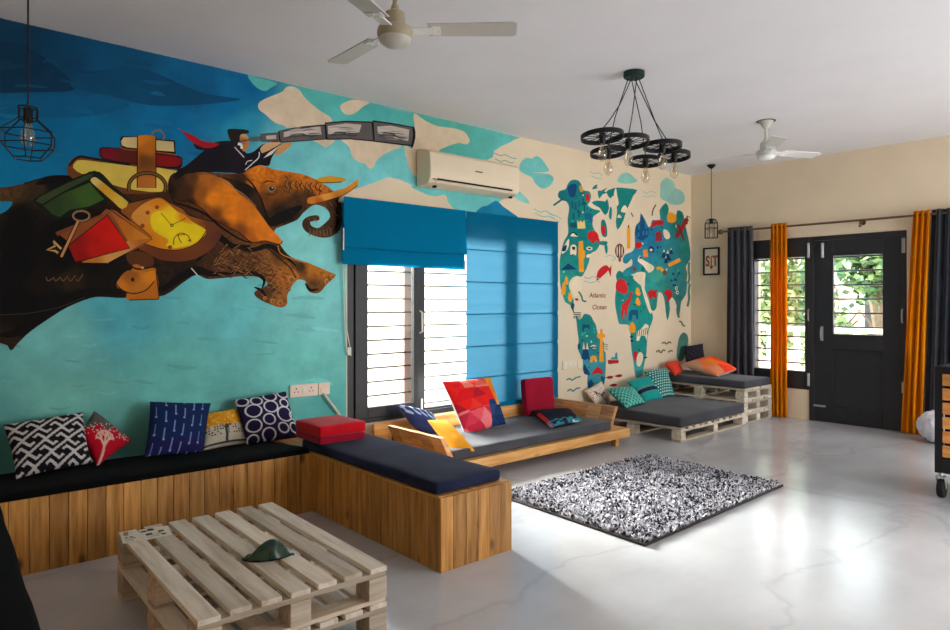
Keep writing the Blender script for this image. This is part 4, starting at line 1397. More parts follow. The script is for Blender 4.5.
# cream seas inside europe
wm.poly(N2([(74, 545), (100, 535), (132, 540), (130, 575), (128, 622), (108, 606), (90, 590), (70, 570)]), CR, 2, 2)
wm.poly(N2([(92, 478), (104, 448), (118, 470), (170, 500), (178, 520), (150, 540), (120, 500)]), CR, 2, 2)
wm.ellipse(*N2([(76, 520)])[0], 1.8, 2.0, (150, 60, 50), 2)
wm.ellipse(*N2([(120, 520)])[0], 1.8, 2.8, (14, 110, 90), 3)
# africa
wm.poly(N4([(-22, 30), (-6, 4), (20, 16), (58, 26), (84, 40), (108, 48), (120, 84), (132, 130), (152, 190), (168, 225), (172, 258), (150, 320), (142, 380), (138, 440), (126, 500), (118, 550), (95, 565), (80, 556), (70, 480), (60, 420), (55, 350), (48, 292), (10, 285), (-6, 280), (-16, 240), (-26, 180), (-24, 120), (-14, 70)]),
        [(622, 290, (16, 126, 120)), (635, 290, (18, 134, 126)), (645, 310, (20, 140, 132)), (630, 320, (40, 140, 140)), (640, 335, (20, 134, 126)), (638, 355, (26, 138, 130)), (635, 370, (60, 160, 156))], 1, 3, grid=4, wrinkle=0.15, wscale=0.25)
wm.poly(N4([(112, 92), (122, 85), (140, 130), (165, 215), (158, 228), (142, 195)]), CR, 2, 2)
wm.poly(N4([(2, 118), (-22, 105), (-20, 64), (0, 46), (24, 54), (40, 90), (36, 118), (20, 128)]), (204, 34, 40), 3, 2)
wm.poly(N4([(4, 232), (10, 180), (26, 165), (44, 150), (52, 116), (66, 112), (62, 130), (54, 165), (40, 198), (34, 236), (26, 262), (22, 205), (14, 260)]), (206, 40, 40), 4, 1)
for y in (98, 150):
    wm.poly(N4([(80, y + 22), (92, y - 8), (108, y + 26), (96, y + 38)]), OR, 3, 2)
wm.poly(N4([(44, 262), (46, 225), (60, 208), (92, 210), (96, 258), (86, 260), (82, 236), (64, 238), (60, 264)]), (10, 88, 130), 3, 1)
wm.poly(N4([(48, 326), (50, 290), (64, 272), (78, 290), (80, 326)]), OR, 3, 2)
wm.poly(N4([(86, 372), (88, 322), (110, 310), (132, 282), (150, 290), (146, 320), (140, 372), (130, 345), (108, 345), (100, 370)]), CR, 3, 1)
for k in range(6):
    wm.line(N4([(90 + k * 10, 318 - k * 3), (94 + k * 10, 348 - k * 2)]), 0.7, (20, 40, 52), 4, 1)
wm.poly(N4([(70, 432), (84, 424), (92, 440), (88, 476), (74, 470)]), RD, 3, 2)
wm.poly(N4([(88, 500), (86, 462), (100, 432), (118, 440), (120, 470), (104, 505)]), CR, 3, 2)
wm.line(N4([(122, 462), (142, 458)]), 1.2, (30, 30, 30), 3, 1)
for q in ((60, 350), (62, 372)):
    wm.ellipse(*N4([q])[0], 1.6, 1.2, (16, 50, 80), 3)
wm.poly(N4([(144, 120), (160, 106), (184, 108), (192, 130), (186, 150), (170, 140), (164, 160), (150, 140)]), RD, 3, 2)
wm.poly(N4([(230, 120), (244, 104), (266, 106), (276, 130), (262, 155), (240, 165), (248, 140)]), RD, 3, 2)
wm.ellipse(*N4([(190, 108)])[0], 1.4, 1.4, (150, 70, 60), 4)
for (x, y) in ((296, 95), (300, 118)):
    wm.ellipse(*N4([(x, y)])[0], 1.4, 1.9, CR, 3)
    wm.ellipse(*N4([(x, y)])[0], 0.7, 1.0, (14, 40, 60), 4)
wm.poly(N4([(302, 392), (312, 350), (332, 328), (352, 340), (358, 372), (350, 412), (340, 450), (320, 480), (298, 460)]), (72, 124, 112), 1, 3)
for pts in ([(362, -40), (360, 0), (364, 40), (356, 72)], [(366, 72), (360, 110), (362, 150), (354, 192)], [(300, 195), (302, 225), (310, 250)], [(336, -18), (348, 20), (342, 60)]):
    wm.line(N4(pts), 2.2, (84, 122, 104), 1)
for pts in ([(220, 386), (232, 380), (244, 388), (256, 378), (268, 384)], [(190, 432), (202, 422), (214, 434), (226, 420), (238, 424)], [(252, 432), (264, 424), (276, 426)], [(310, 268), (322, 274), (330, 290), (342, 294)]):
    wm.line(N4(pts), 1.6, (110, 108, 70), 1)


# small painted figures scattered over the land
_r = random.Random(12)
LANDS = [(N1, 55, 240, 110, 540, 26), (N2, 85, 345, 250, 600, 34), (N4, 0, 160, 20, 470, 18), (N3, 150, 285, 215, 520, 16)]
REG = {N1: N1([(60, 430), (95, 330), (100, 200), (175, 110), (210, 180), (222, 255), (255, 380), (210, 440), (160, 555), (60, 540)]),
       N2: N2([(80, 330), (150, 305), (250, 262), (330, 240), (352, 340), (362, 470), (340, 590), (180, 600), (85, 440)]),
       N4: N4([(-10, 60), (60, 30), (105, 60), (160, 240), (120, 490), (75, 440), (50, 280), (0, 270)]),
       N3: N3([(150, 250), (215, 200), (250, 300), (285, 360), (280, 520), (205, 520), (165, 380)])}
for kk, xa, xb, ya, yb, cnt in LANDS:
    for i in range(cnt):
        x, y = _r.uniform(xa, xb), _r.uniform(ya, yb)
        q = kk([(x, y)])[0]
        if not inside(REG[kk], *q):
            continue
        c = _r.choice([(8, 76, 92), (12, 60, 104), (10, 90, 96), (232, 214, 184), (60, 168, 160), (8, 84, 84)])
        w_, h_ = _r.uniform(0.5, 1.3), _r.uniform(0.7, 2.0)
        wm.poly([(q[0] - w_, q[1] + h_), (q[0] - w_ * _r.random(), q[1] - h_), (q[0] + w_, q[1] - h_ * _r.random()), (q[0] + w_ * 0.6, q[1] + h_), (q[0], q[1] + h_ * 0.2)], c, 2.2, 1)


def wall_text(txt, px, py, hpx, col, paint_layer=2, lean=0.12):
    """hand-painted lettering on the mural wall"""
    cu = bpy.data.curves.new('lettering', 'FONT')
    cu.body = txt
    cu.size = 1.0
    cu.shear = lean
    cu.offset = 0.016
    o = bpy.data.objects.new('lettering', cu)
    COL.objects.link(o)
    bpy.context.view_layer.update()
    me = bpy.data.meshes.new_from_object(o.evaluated_get(bpy.context.evaluated_depsgraph_get()))
    bpy.data.objects.remove(o)
    bpy.data.curves.remove(cu)
    s = hpx
    a = at_y(px, py)
    k = (at_y(px, py) - at_y(px, py + hpx)).length
    y0 = WALL_Y - 0.0006 - 0.0005 * paint_layer
    vs = [(a.x + v.co.x * k * 1.28, y0, a.z + v.co.y * k + 0.010 * v.co.x * k) for v in me.vertices]
    fs = [tuple(p.vertices) for p in me.polygons]
    wm.mb.add(vs, fs, 0.5, [lin(col)] * len(vs))
    bpy.data.meshes.remove(me)


wall_text('Atlantic', 589.2, 297.5, 6.6, (132, 58, 30))
wall_text('Ocean', 592, 309.5, 6.8, (132, 58, 30))
wm.build('world_map_mural', 'painted world map with animals and landmarks on cream')


# ------------------------------------------------------------------ outside the door and the window
def balcony():
    struct(MB().box((WALL_X + T, -1.5, -0.12), (10.2, 7.0, -0.02)), 'floor_balcony', M['paving'], smooth=0)
    t = thing('balcony_railing', 'white painted balcony railing outside the dark door', 'railing', (10.0, 3.4, -0.02))
    MB().box((9.96, -1.0, 0.98), (10.04, 6.8, 1.05), 0.5).build('top_rail', M['railing'], t, bevel=0.006)
    MB().box((9.97, -1.0, 0.08), (10.03, 6.8, 0.13), 0.5).build('bottom_rail', M['railing'], t, bevel=0.006)
    for k in range(20):
        y = -0.9 + k * 0.4
        MB().box((9.975, y - 0.035, -0.02), (10.025, y + 0.035, 0.98), 0.5).build('baluster', M['railing'], t, smooth=0)
    struct(MB().box((10.2, -8, -0.9), (30, 16, -0.8)), 'ground', M['paving'], smooth=0)
    struct(MB().box((BACK_X - 4, WALL_Y + T, -0.9), (10.2, 16, -0.8)), 'ground_garden', M['paving'], smooth=0)
    struct(MB().box((-1.0, 9.5, -0.8), (9.8, 9.7, 2.1)), 'wall_backdrop', M['backdrop_wall'], smooth=0)  # added pale backdrop, tones down the glare behind the mural window panes
    h = thing('neighbour_house', 'pinkish rendered house beyond the railing and trees', 'building', (18.7, 5.5, -0.8))
    MB().box((17.7, 0.5, -0.8), (19.7, 10.5, 2.4), 0.5).build('house_wall', M['pink_wall'], h, smooth=0)
    MB().box((17.4, 0.2, 2.4), (20.0, 10.8, 2.6), 0.5).build('roof_slab', M['railing'], h, smooth=0)
    for y in (2.2, 5.0, 7.8):
        MB().box((17.66, y, 0.3), (17.72, y + 1.0, 1.6), 0.5).build('house_window', M['dark_frame'], h, smooth=0)


def tree(name, label, x, y, h, spread, n, mats, size, seed, trunk_r=0.09, palm=False, low=0.6):
    rr = random.Random(seed)
    t = thing(name, label, 'tree', (x, y, -0.8), group=None)
    tr = MB()
    pts = [(x + 0.06 * sin(k), y + 0.06 * cos(k * 1.3), -0.8 + (h + 0.6) * k / 6) for k in range(7)]
    tr.tube(pts, [trunk_r * (1 - 0.09 * k) for k in range(7)], 10)
    if not palm:
        for k in range(9):
            a = rr.uniform(0, 2 * pi)
            z = rr.uniform(0.3, h * 0.8)
            q = Vector((x, y, z))
            e = q + Vector((cos(a) * spread * 0.7, sin(a) * spread * 0.7, rr.uniform(0.2, 0.7)))
            tr.tube([q, (q + e) / 2 + Vector((0, 0, 0.06)), e], [0.03, 0.02, 0.008], 6)
    tr.build('trunk', M['bark'], t)
    for mi, mname in enumerate(mats):
        lf = MB()
        for i in range(n):
            if palm:
                k = i % 13
                s = (i // 13) / (n / 13)
                a = k * 2 * pi / 13 + 0.2
                rad = spread * s
                p = Vector((x + cos(a) * rad, y + sin(a) * rad, h - 0.2 + 0.5 * s - 1.1 * s * s))
                side = 1 if i % 2 else -1
                d = Vector((cos(a + side * 1.0), sin(a + side * 1.0), -0.35)).normalized()
                u = Vector((cos(a), sin(a), 0))
                w = size * 0.10
                L = size * (1.1 - 0.5 * s)
            else:
                v = Vector((rr.gauss(0, 1), rr.gauss(0, 1), rr.gauss(0, 1))).normalized() * (rr.random() ** 0.4)
                lump = 0.75 + 0.45 * noise.noise(v * 2.2 + Vector((seed, mi, 0)))
                p = Vector((x + v.x * spread * lump, y + v.y * spread * lump, low + (h - low) * (0.5 + 0.5 * v.z * lump)))
                d = Vector((rr.gauss(0, 1), rr.gauss(0, 1), rr.gauss(-0.3, 0.6))).normalized()
                u = d.cross(Vector((rr.gauss(0, 1), rr.gauss(0, 1), rr.gauss(0, 1)))).normalized()
                w, L = size * 0.32, size * rr.uniform(0.7, 1.3)
            lf.add([p, p + d * L * 0.5 + u * w, p + d * L, p + d * L * 0.5 - u * w], [(0, 1, 2), (0, 2, 3)], rr.random())
        lf.build('foliage', M[mname], t, smooth=0)
    return t


balcony()
tree('leafy_tree', 'pale green bushy tree outside the side light, left of the door', 12.6, 5.75, 3.0, 1.2, 1500, ['leaf_c', 'leaf_a'], 0.16, 3, 0.07, low=0.2)
tree('leafy_tree', 'green tree with thick trunk outside the door window', 12.2, 3.95, 2.9, 0.75, 700, ['leaf_a', 'leaf_b'], 0.17, 5, 0.16, low=1.2)
tree('palm_tree', 'dark green palm fronds at the top of the door window', 15.3, 4.9, 3.0, 1.35, 520, ['leaf_b'], 0.75, 8, 0.09, palm=True)
tree('garden_shrub', 'low yellow green shrub behind the railing outside the door', 11.4, 4.3, 1.55, 0.6, 650, ['leaf_c', 'leaf_a'], 0.13, 9, 0.04, low=-0.4)

# ------------------------------------------------------------------ corner benches
def rbox(a, b, r=0.02, nx=12, ny=12, nz=3, puff=0.0, rough=0.0, fn=None):
    """rounded, slightly uneven upholstered block"""
    a, b = Vector(a), Vector(b)
    c, hs = (a + b) / 2, (b - a) / 2
    r = min(r, min(hs) * 0.98)
    mb = MB()
    N = (nx, ny, nz)

    def shape(p):
        q = Vector([max(-hs[k] + r, min(hs[k] - r, p[k])) for k in range(3)])
        d = p - q
        w = q + d.normalized() * r if d.length > 1e-9 else p.copy()
        if puff:
            u, v = w.x / hs.x, w.y / hs.y
            w.z += math.copysign(1, w.z) * puff * max(0, (1 - u * u)) * max(0, (1 - v * v)) * (abs(w.z) / hs.z)
        w = w + c
        if rough:
            w.z += rough * noise.noise(w * 3.2) * (1 if w.z > c.z else 0)
            w.x += rough * 0.6 * noise.noise(w * 4.1 + Vector((5, 0, 0)))
            w.y += rough * 0.6 * noise.noise(w * 4.3 + Vector((0, 7, 0)))
        return fn(w) if fn else w
    for ax in range(3):
        u, v = (ax + 1) % 3, (ax + 2) % 3
        for s in (-1, 1):
            vs, fs = [], []
            n, m = N[u], N[v]

            def steps(k, h):
                e = [-h, -h + r * 0.3, -h + r]
                mid = [-h + r + (2 * h - 2 * r) * t / k for t in range(1, k)]
                return e + mid + [h - r, h - r * 0.3, h]
            su, sv = steps(n, hs[u]), steps(m, hs[v])
            for p in su:
                for q in sv:
                    w = Vector((0, 0, 0))
                    w[ax], w[u], w[v] = s * hs[ax], p, q
                    vs.append(shape(w))
            L = len(sv)
            for i in range(len(su) - 1):
                for j in range(L - 1):
                    f = (i * L + j, (i + 1) * L + j, (i + 1) * L + j + 1, i * L + j + 1)
                    fs.append(f if s > 0 else f[::-1])
            mb.add(vs, fs, 0.5)
    return mb


def weld(o, d=0.0006):
    bm = bmesh.new()
    bm.from_mesh(o.data)
    bmesh.ops.remove_doubles(bm, verts=bm.verts, dist=d)
    bmesh.ops.recalc_face_normals(bm, faces=bm.faces)
    bm.to_mesh(o.data)
    bm.free()
    return o


def planks(mb, axis, a, b, fixed0, fixed1, z0, z1, w):
    n = max(1, round((b - a) / w))
    s = (b - a) / n
    for i in range(n):
        p, q = a + i * s + 0.0012, a + (i + 1) * s - 0.0012
        e = random.uniform(-0.001, 0.001)
        if axis == 0:
            mb.box((p, fixed0 + e, z0), (q, fixed1, z1))
        else:
            mb.box((fixed0 + e, p, z0), (fixed1, q, z1))
    return mb


BH = 0.39
t = thing('bench', 'long pine plank bench along the mural wall under the elephant', 'bench', (1.27, 4.55, 0))
planks(MB(), 0, 0.38, 2.158, 4.123, 4.145, 0.0, BH, 0.088).build('front_panel', M['bench_wood'], t, bevel=0.002, smooth=0)
MB().box((0.38, 4.146, 0.28), (2.158, 4.975, 0.31), 0.5).build('seat_board', M['bench_wood_y'], t, smooth=0)
for x in (0.42, 1.28, 2.10):
    MB().box((x, 4.2, 0), (x + 0.045, 4.95, 0.279), 0.4).build('bench_rib', M['bench_wood'], t, smooth=0)

t = thing('bench', 'pine plank bench jutting into the room, navy pad on top', 'bench', (2.42, 3.86, 0))
mb = MB()
planks(mb, 1, 2.757, 4.973, 2.16, 2.182, 0, BH - 0.012, 0.088)
mb.build('side_panel', M['bench_wood'], t, bevel=0.002, smooth=0)
mb = MB()
planks(mb, 0, 2.16, 2.672, 2.735, 2.756, 0, BH - 0.004, 0.0853)
mb.build('end_panel', M['bench_wood'], t, bevel=0.002, smooth=0)
mb = MB()
planks(mb, 1, 2.757, 4.973, 2.65, 2.672, 0, BH - 0.012, 0.088)
mb.build('side_panel', M['bench_wood'], t, bevel=0.002, smooth=0)
MB().box((2.162, 2.757, BH - 0.0118), (2.671, 4.973, BH), 0.7).build('seat_board', M['bench_wood_y'], t, smooth=0)

t = thing('bench', 'dark bench at the left edge of the photo, nearest the camera', 'bench', (-0.1, 2.6, 0))
mb = MB()
planks(mb, 1, 1.2, 4.118, 0.316, 0.338, 0, BH, 0.088)
mb.build('front_panel', M['bench_wood'], t, bevel=0.002, smooth=0)
MB().box((-0.545, 1.2, BH - 0.03), (0.315, 4.118, BH - 0.002), 0.4).build('seat_board', M['bench_wood_y'], t, smooth=0)
MB().box((-0.545, 1.178, 0), (0.338, 1.199, BH), 0.4).build('end_panel', M['bench_wood'], t, smooth=0)

# seat pads
def lean_edge(w):
    if w.x > 0:
        w.x += 0.042 * (w.y - 2.27) - 0.035
    return w


def slope(w):
    w.z -= max(0.0, (w.y - 4.2)) * 0.085
    return w


o = rbox((-0.50, 4.128, 0.312), (2.148, 4.966, 0.424), 0.022, 26, 10, 3, 0.004, 0.008, slope).build('bench_pad', M['black_cloth'])
tag(weld(o), 'long black seat pad on the bench below the elephant mural', 'cushion')
o = rbox((2.166, 2.775, BH + 0.002), (2.628, 4.30, 0.456), 0.02, 10, 22, 3, 0.006, 0.007).build('bench_pad', M['navy'])
tag(weld(o), 'navy blue seat pad on the bench end jutting into the room', 'cushion')
o = rbox((-0.50, 1.22, BH + 0.001), (0.372, 4.118, 0.475), 0.02, 8, 20, 3, 0.004, 0.007, lean_edge).build('bench_pad', M['black_cloth'])
tag(weld(o), 'black seat pad at the lower left edge of the photo', 'cushion')

t = thing('floor_cushion', 'red square folded cushion stacked on the navy pad by the sockets', 'cushion', (2.33, 4.18, 0.46))
weld(rbox((2.152, 4.003, 0.461), (2.50, 4.362, 0.508), 0.012, 8, 8, 2, 0.0, 0.003).build('lower_pad', M['red_cloth_dark'], t))
weld(rbox((2.150, 4.000, 0.509), (2.502, 4.364, 0.582), 0.014, 8, 8, 2, 0.004, 0.003).build('upper_pad', M['red_cloth'], t))


# ------------------------------------------------------------------ pallets
def pallet_parts(t, w, l, h, z0, n, sw, mats, bottom='x', nb=(3, 3), rot=0.0):
    """one pallet: deck slats along Y, bearers along X, blocks, bottom boards; local to the thing"""
    m_y, m_x = M[mats[0]], M[mats[1]]
    sl, br, bt = 0.021, 0.021, 0.018
    zb = z0 + bt
    zt = z0 + h
    bw, bl = 0.085, 0.11
    xs = [-w / 2 + bw / 2 + (w - bw) * i / (nb[0] - 1) for i in range(nb[0])]
    ys = [-l / 2 + bl / 2 + (l - bl) * j / (nb[1] - 1) for j in range(nb[1])]
    for y in ys:
        MB().box((-w / 2, y - 0.05, zt - sl - br), (w / 2, y + 0.05, zt - sl - 0.0004)).build('bearer', m_x, t, bevel=0.002, smooth=0)
        MB().box((-w / 2, y - 0.045, z0), (w / 2, y + 0.045, zb - 0.0004)).build('bottom_board', m_x, t, bevel=0.002, smooth=0)
        for x in xs:
            MB().box((x - bw / 2, y - bl / 2, zb), (x + bw / 2, y + bl / 2, zt - sl - br - 0.0004)).build('block', m_x, t, bevel=0.003, smooth=0)
    for i in range(n):
        x = -w / 2 + sw / 2 + (w - sw) * i / (n - 1)
        e = random.uniform(-0.006, 0.006)
        k = random.uniform(-0.002, 0.002)
        MB().box((x - sw / 2 + k, -l / 2 + e, zt - sl), (x + sw / 2 + k, l / 2 + e, zt)).build('slat', m_y, t, bevel=0.0025, smooth=0)


t = thing('pallet_table', 'low coffee table of two stacked pale pallets in front of the bench', 'table', (1.209, 2.96, 0), radians(-1.3), local=True)
pallet_parts(t, 0.770, 1.172, 0.15, 0.0, 7, 0.08, ('pallet_y', 'pallet_x'))
pallet_parts(t, 0.770, 1.172, 0.15, 0.1504, 7, 0.08, ('pallet_y', 'pallet_x'))

LB_ROT = radians(1.7)
LB = (5.975, 7.385, 3.735, 4.915)
t = thing('pallet_bed', 'low whitewashed pallet base under the wide grey mattress', 'bed', ((LB[0] + LB[1]) / 2, (LB[2] + LB[3]) / 2, 0), LB_ROT, local=True)
pallet_parts(t, LB[1] - LB[0], LB[3] - LB[2], 0.14, 0.0, 11, 0.085, ('whitewash_y', 'whitewash_x'))
UB = (7.425, 8.105, 3.785, 4.965)
t = thing('pallet_bed', 'tall base of three stacked whitewashed pallets in the room corner', 'bed', ((UB[0] + UB[1]) / 2, (UB[2] + UB[3]) / 2, 0), local=True)
for k in range(3):
    pallet_parts(t, UB[1] - UB[0], UB[3] - UB[2], 0.1345, k * 0.135, 7, 0.085, ('whitewash_y', 'whitewash_x'))
o = rbox((LB[0] + 0.01, LB[2] + 0.01, 0.142), (LB[1] - 0.012, LB[3] - 0.005, 0.248), 0.025, 22, 18, 3, 0.006, 0.008).build('mattress', M['grey_mattress'])
o.rotation_euler = (0, 0, LB_ROT)
tag(weld(o), 'wide grey mattress on the low pallet bed', 'mattress')
o = rbox((UB[0] + 0.005, UB[2] + 0.005, 0.407), (UB[1] - 0.02, UB[3] - 0.005, 0.495), 0.022, 14, 18, 3, 0.005, 0.007).build('mattress', M['grey_mattress'])
tag(weld(o), 'grey mattress on the tall pallet stack in the corner', 'mattress')

# ------------------------------------------------------------------ low sofa under the window
t = thing('low_sofa', 'low light pine daybed frame below the window', 'sofa', (4.32, 4.45, 0))
mb = MB()
mb.box((3.05, 3.98, 0.083), (5.51, 4.02, 0.167))
mb.build('front_rail', M['sofa_wood_x'], t, bevel=0.004, smooth=0)
MB().box((5.47, 4.021, 0.083), (5.51, 4.93, 0.167)).build('side_rail', M['sofa_wood_y'], t, bevel=0.004, smooth=0)
MB().box((3.05, 4.021, 0.083), (3.09, 4.93, 0.167)).build('side_rail', M['sofa_wood_y'], t, bevel=0.004, smooth=0)
mb = MB()
for i in range(9):
    mb.box((3.091, 4.022 + i * 0.101, 0.13), (5.469, 4.022 + i * 0.101 + 0.099, 0.166))
mb.build('seat_deck', M['sofa_wood_x'], t, smooth=0)
for x in (3.12, 5.34):
    for y in (4.025, 4.86):
        MB().box((x, y, 0), (x + 0.055, y + 0.055, 0.1295)).build('leg', M['sofa_wood_x'], t, bevel=0.003, smooth=0)


def sofa_arm(xb, xt, y0, y1, sgn):
    mb = MB()
    n = 5
    for i in range(n):
        a, b = y0 + (y1 - y0) * i / n + 0.0006, y0 + (y1 - y0) * (i + 1) / n - 0.0006
        mb.prism([(xb, 0.168), (xb + 0.045, 0.168), (xt + 0.045, 0.378), (xt, 0.378)], a, b, 1)
    return mb.build('armrest', M['sofa_wood_y'], t, bevel=0.002, smooth=0)


sofa_arm(5.285, 5.38, 4.06, 4.89, 1)
sofa_arm(3.25, 3.14, 3.985, 4.70, -1)
MB().box((3.14, 4.896, 0.168), (5.45, 4.93, 0.36)).build('backrest', M['sofa_wood_x'], t, bevel=0.003, smooth=0)
o = rbox((3.305, 4.025, 0.168), (5.275, 4.885, 0.252), 0.02, 28, 14, 3, 0.004, 0.006).build('mattress', M['grey_mattress'])
tag(weld(o), 'long grey mattress on the pine daybed under the window', 'mattress')


# ------------------------------------------------------------------ pillows
def pillow(name, label, corners, thick, fn, mat='print', back=None, group=None, N=56, pinch=0.05, cat='cushion', face=None):
    """soft square pillow hung between its four corners TL, TR, BR, BL (seen from the front)"""
    TL, TR, BR, BL = [Vector(c) for c in corners]
    nrm = (TR - TL).cross(BL - TL).normalized()     # points away from the front for this winding
    nrm = -nrm if nrm.dot(Vector((0, 0, CAM_H)) - TL) < 0 else nrm
    mb = MB()
    for side in (1, -1):
        vs, fs, cs = [], [], []
        for j in range(N + 1):
            for i in range(N + 1):
                u, v = i / N, j / N
                a, b = 2 * u - 1, 2 * v - 1
                uu = 0.5 + 0.5 * a * (1 - pinch * (1 - b * b))
                vv = 0.5 + 0.5 * b * (1 - pinch * (1 - a * a))
                top = TL.lerp(TR, uu)
                bot = BL.lerp(BR, uu)
                p = top.lerp(bot, vv)
                k = (max(0, 1 - a * a) * max(0, 1 - b * b)) ** 0.42
                wr = 1 + 0.10 * noise.noise(Vector((a * 2.2, b * 2.2, len(label) * 1.7 + side)))
                p = p + nrm * side * thick * 0.5 * k * wr
                vs.append(p)
                cs.append(lin(fn(u, v) if side == 1 or back is None else back))
        for j in range(N):
            for i in range(N):
                q = (j * (N + 1) + i, (j + 1) * (N + 1) + i, (j + 1) * (N + 1) + i + 1, j * (N + 1) + i + 1)
                fs.append(q if side == 1 else q[::-1])
        mb.add(vs, fs, 0.5, cs)
    o = mb.build(name, M[mat], smooth=80, pattern=True, fix=False)
    return tag(o, label, cat, group)


def hsh(i, j, k=0):
    return (math.sin(i * 127.1 + j * 311.7 + k * 74.7) * 43758.5453) % 1.0


def seg(u, v, a, b):
    ax, ay = a
    bx, by = b
    dx, dy = bx - ax, by - ay
    t_ = max(0, min(1, ((u - ax) * dx + (v - ay) * dy) / (dx * dx + dy * dy + 1e-9)))
    return math.hypot(u - ax - dx * t_, v - ay - dy * t_)


def p_fret(u, v):
    # bands of interlocking right-angled hooks, white lines on black
    y = v * 4.4
    j = math.floor(y)
    b = y - j
    a = (u * 3.2 + 0.37 * j) % 1.0
    w = 0.085
    wa = w * 0.78
    on = b < w or b > 1 - w
    on = on or (abs(a - 0.16) < wa and b < 0.70) or (abs(b - 0.64) < w and 0.16 - wa < a < 0.42)
    on = on or (abs(a - 0.84) < wa and b > 0.30) or (abs(b - 0.36) < w and 0.58 < a < 0.84 + wa)
    return (206, 200, 200) if on else (22, 18, 26)


def p_fret_d(u, v):
    c, s = cos(radians(38)), sin(radians(38))
    return p_fret(0.5 + (u - .5) * c - (v - .5) * s, 0.5 + (u - .5) * s + (v - .5) * c)


def tree_dist(u, v, depth=4, x=0.5, y=1.0, a=-pi / 2, L=0.34):
    best = 9
    ex, ey = x + cos(a) * L, y + sin(a) * L
    best = seg(u, v, (x, y), (ex, ey)) - 0.011 * depth * 0.6
    if depth > 1:
        for d in (-0.62, 0.12, 0.68):
            best = min(best, tree_dist(u, v, depth - 1, ex, ey, a + d, L * 0.62))
    return best


def p_redtree(u, v):
    # corners: the top corner of the turned pillow is TL here
    d = (u + v) / 2
    base = (92, 88, 84) if d < 0.36 + 0.05 * sin(u * 20) else (186, 10, 38)
    # tree along the diagonal from the lower corner
    x, y = 0.5 + (u - v) * 0.62, 0.1 + (u + v) * 0.46
    if tree_dist(x, y, 4, 0.5, 0.98, -pi / 2 - 0.1, 0.22) < 0.004:
        return (222, 176, 160)
    i, j = int(x * 30), int(y * 30)
    if 0.24 < d < 0.55 and hsh(i, j) > 0.62 and math.hypot(x * 30 - i - .5, y * 30 - j - .5) < 0.4:
        return (206, 190, 180) if hsh(i, j, 2) > .4 else (60, 50, 60)
    return base


def p_arrows(u, v):
    x = u * 6.5
    i = math.floor(x)
    fx = x - i - 0.5
    y = v * 3.0 + hsh(i, 3) * 1.0
    fy = y - math.floor(y)
    base = (20, 40, 88)
    if abs(fx) < 0.06 and fy < 0.62:
        return (116, 146, 196)
    if abs(fx) < 0.11 and 0.56 < fy < 0.66:
        return (150, 172, 208)
    return base if v < 0.75 else (34, 30, 84)


def p_yellowtree(u, v):
    if v < 0.46 + 0.05 * sin(u * 30) * hsh(int(u * 20), 1):
        return (236, 156, 24) if hsh(int(u * 36), int(v * 36)) > 0.12 else (250, 206, 110)
    if seg(u, v, (0.52, 0.48), (0.5, 0.9)) < 0.03 or (v > 0.86 and abs(v - 0.93) < 0.03 + 0.1 * abs(u - .5) * 0):
        return (60, 74, 84)
    if tree_dist(u, v, 3, 0.52, 0.8, -pi / 2, 0.22) < 0.006:
        return (60, 74, 84)
    if 0.48 < v < 0.74 and hsh(int(u * 15), int(v * 15), 1) > 0.45 and math.hypot((u * 15) % 1 - .5, (v * 15) % 1 - .5) < 0.34:
        return (88, 78, 66)
    return (214, 204, 182)


CIR = [(0.10, 0.10, 0.10), (0.34, 0.14, 0.10), (0.62, 0.08, 0.12), (0.90, 0.05, 0.11), (0.22, 0.36, 0.14), (0.56, 0.33, 0.13), (0.86, 0.28, 0.09), (0.16, 0.68, 0.13),
       (0.46, 0.60, 0.11), (0.80, 0.52, 0.15), (0.70, 0.80, 0.10), (0.94, 0.80, 0.10), (0.40, 0.90, 0.12), (0.10, 0.96, 0.10), (0.99, 0.55, 0.08)]


def p_circles(u, v):
    for (x, y, r) in CIR:
        if abs(math.hypot(u - x, v - y) - r) < 0.015:
            return (222, 218, 224)
    return (34, 26, 66)


def p_ikat(u, v):
    a = abs(((u * 5 + 0.3 * sin(v * 7)) % 1) - 0.5)
    if v < 0.5 and a < 0.16 + 0.1 * sin(v * 20):
        return (176, 190, 220)
    if v > 0.72 and u > 0.7:
        return (96, 50, 130)
    return (46, 58, 108)


def p_mosaic(u, v):
    # flat triangular facets: reds at the top left, pinks below, navy lower right, orange at the right edge
    a, b = (u * 1.05 + v * 0.75) * 3.0, (u * 1.1 - v * 0.9) * 2.6
    i, j = math.floor(a), math.floor(b)
    k = hsh(i, j, 1 if (a - i) > (b - j) else 2)
    if u > 0.80 + 0.10 * v and v < 0.62:
        return (240, 158, 46) if k > 0.3 else (232, 130, 40)
    if v > 0.50 and u > 0.66 - 0.12 * (v - 0.5):
        return [(26, 58, 106), (40, 78, 128), (20, 48, 92), (54, 70, 120)][int(k * 3.99)]
    if v > 0.60:
        return [(240, 92, 104), (226, 62, 84), (246, 128, 132), (214, 44, 70)][int(k * 3.99)]
    if v < 0.22 and u > 0.28:
        return [(244, 132, 112), (236, 60, 48), (238, 96, 80), (226, 28, 30)][int(k * 3.99)]
    return [(236, 32, 28), (224, 22, 30), (180, 26, 46), (244, 56, 42)][int(k * 3.99)]


def p_dark(u, v):
    if v > 0.80 and hsh(int(u * 9), int(v * 22)) > 0.4:
        return (40, 132, 150)
    if v > 0.9 and hsh(int(u * 7), 4) > 0.55:
        return (226, 226, 226)
    if u < 0.07 and v > .3:
        return (216, 44, 40)
    return (26, 26, 38)


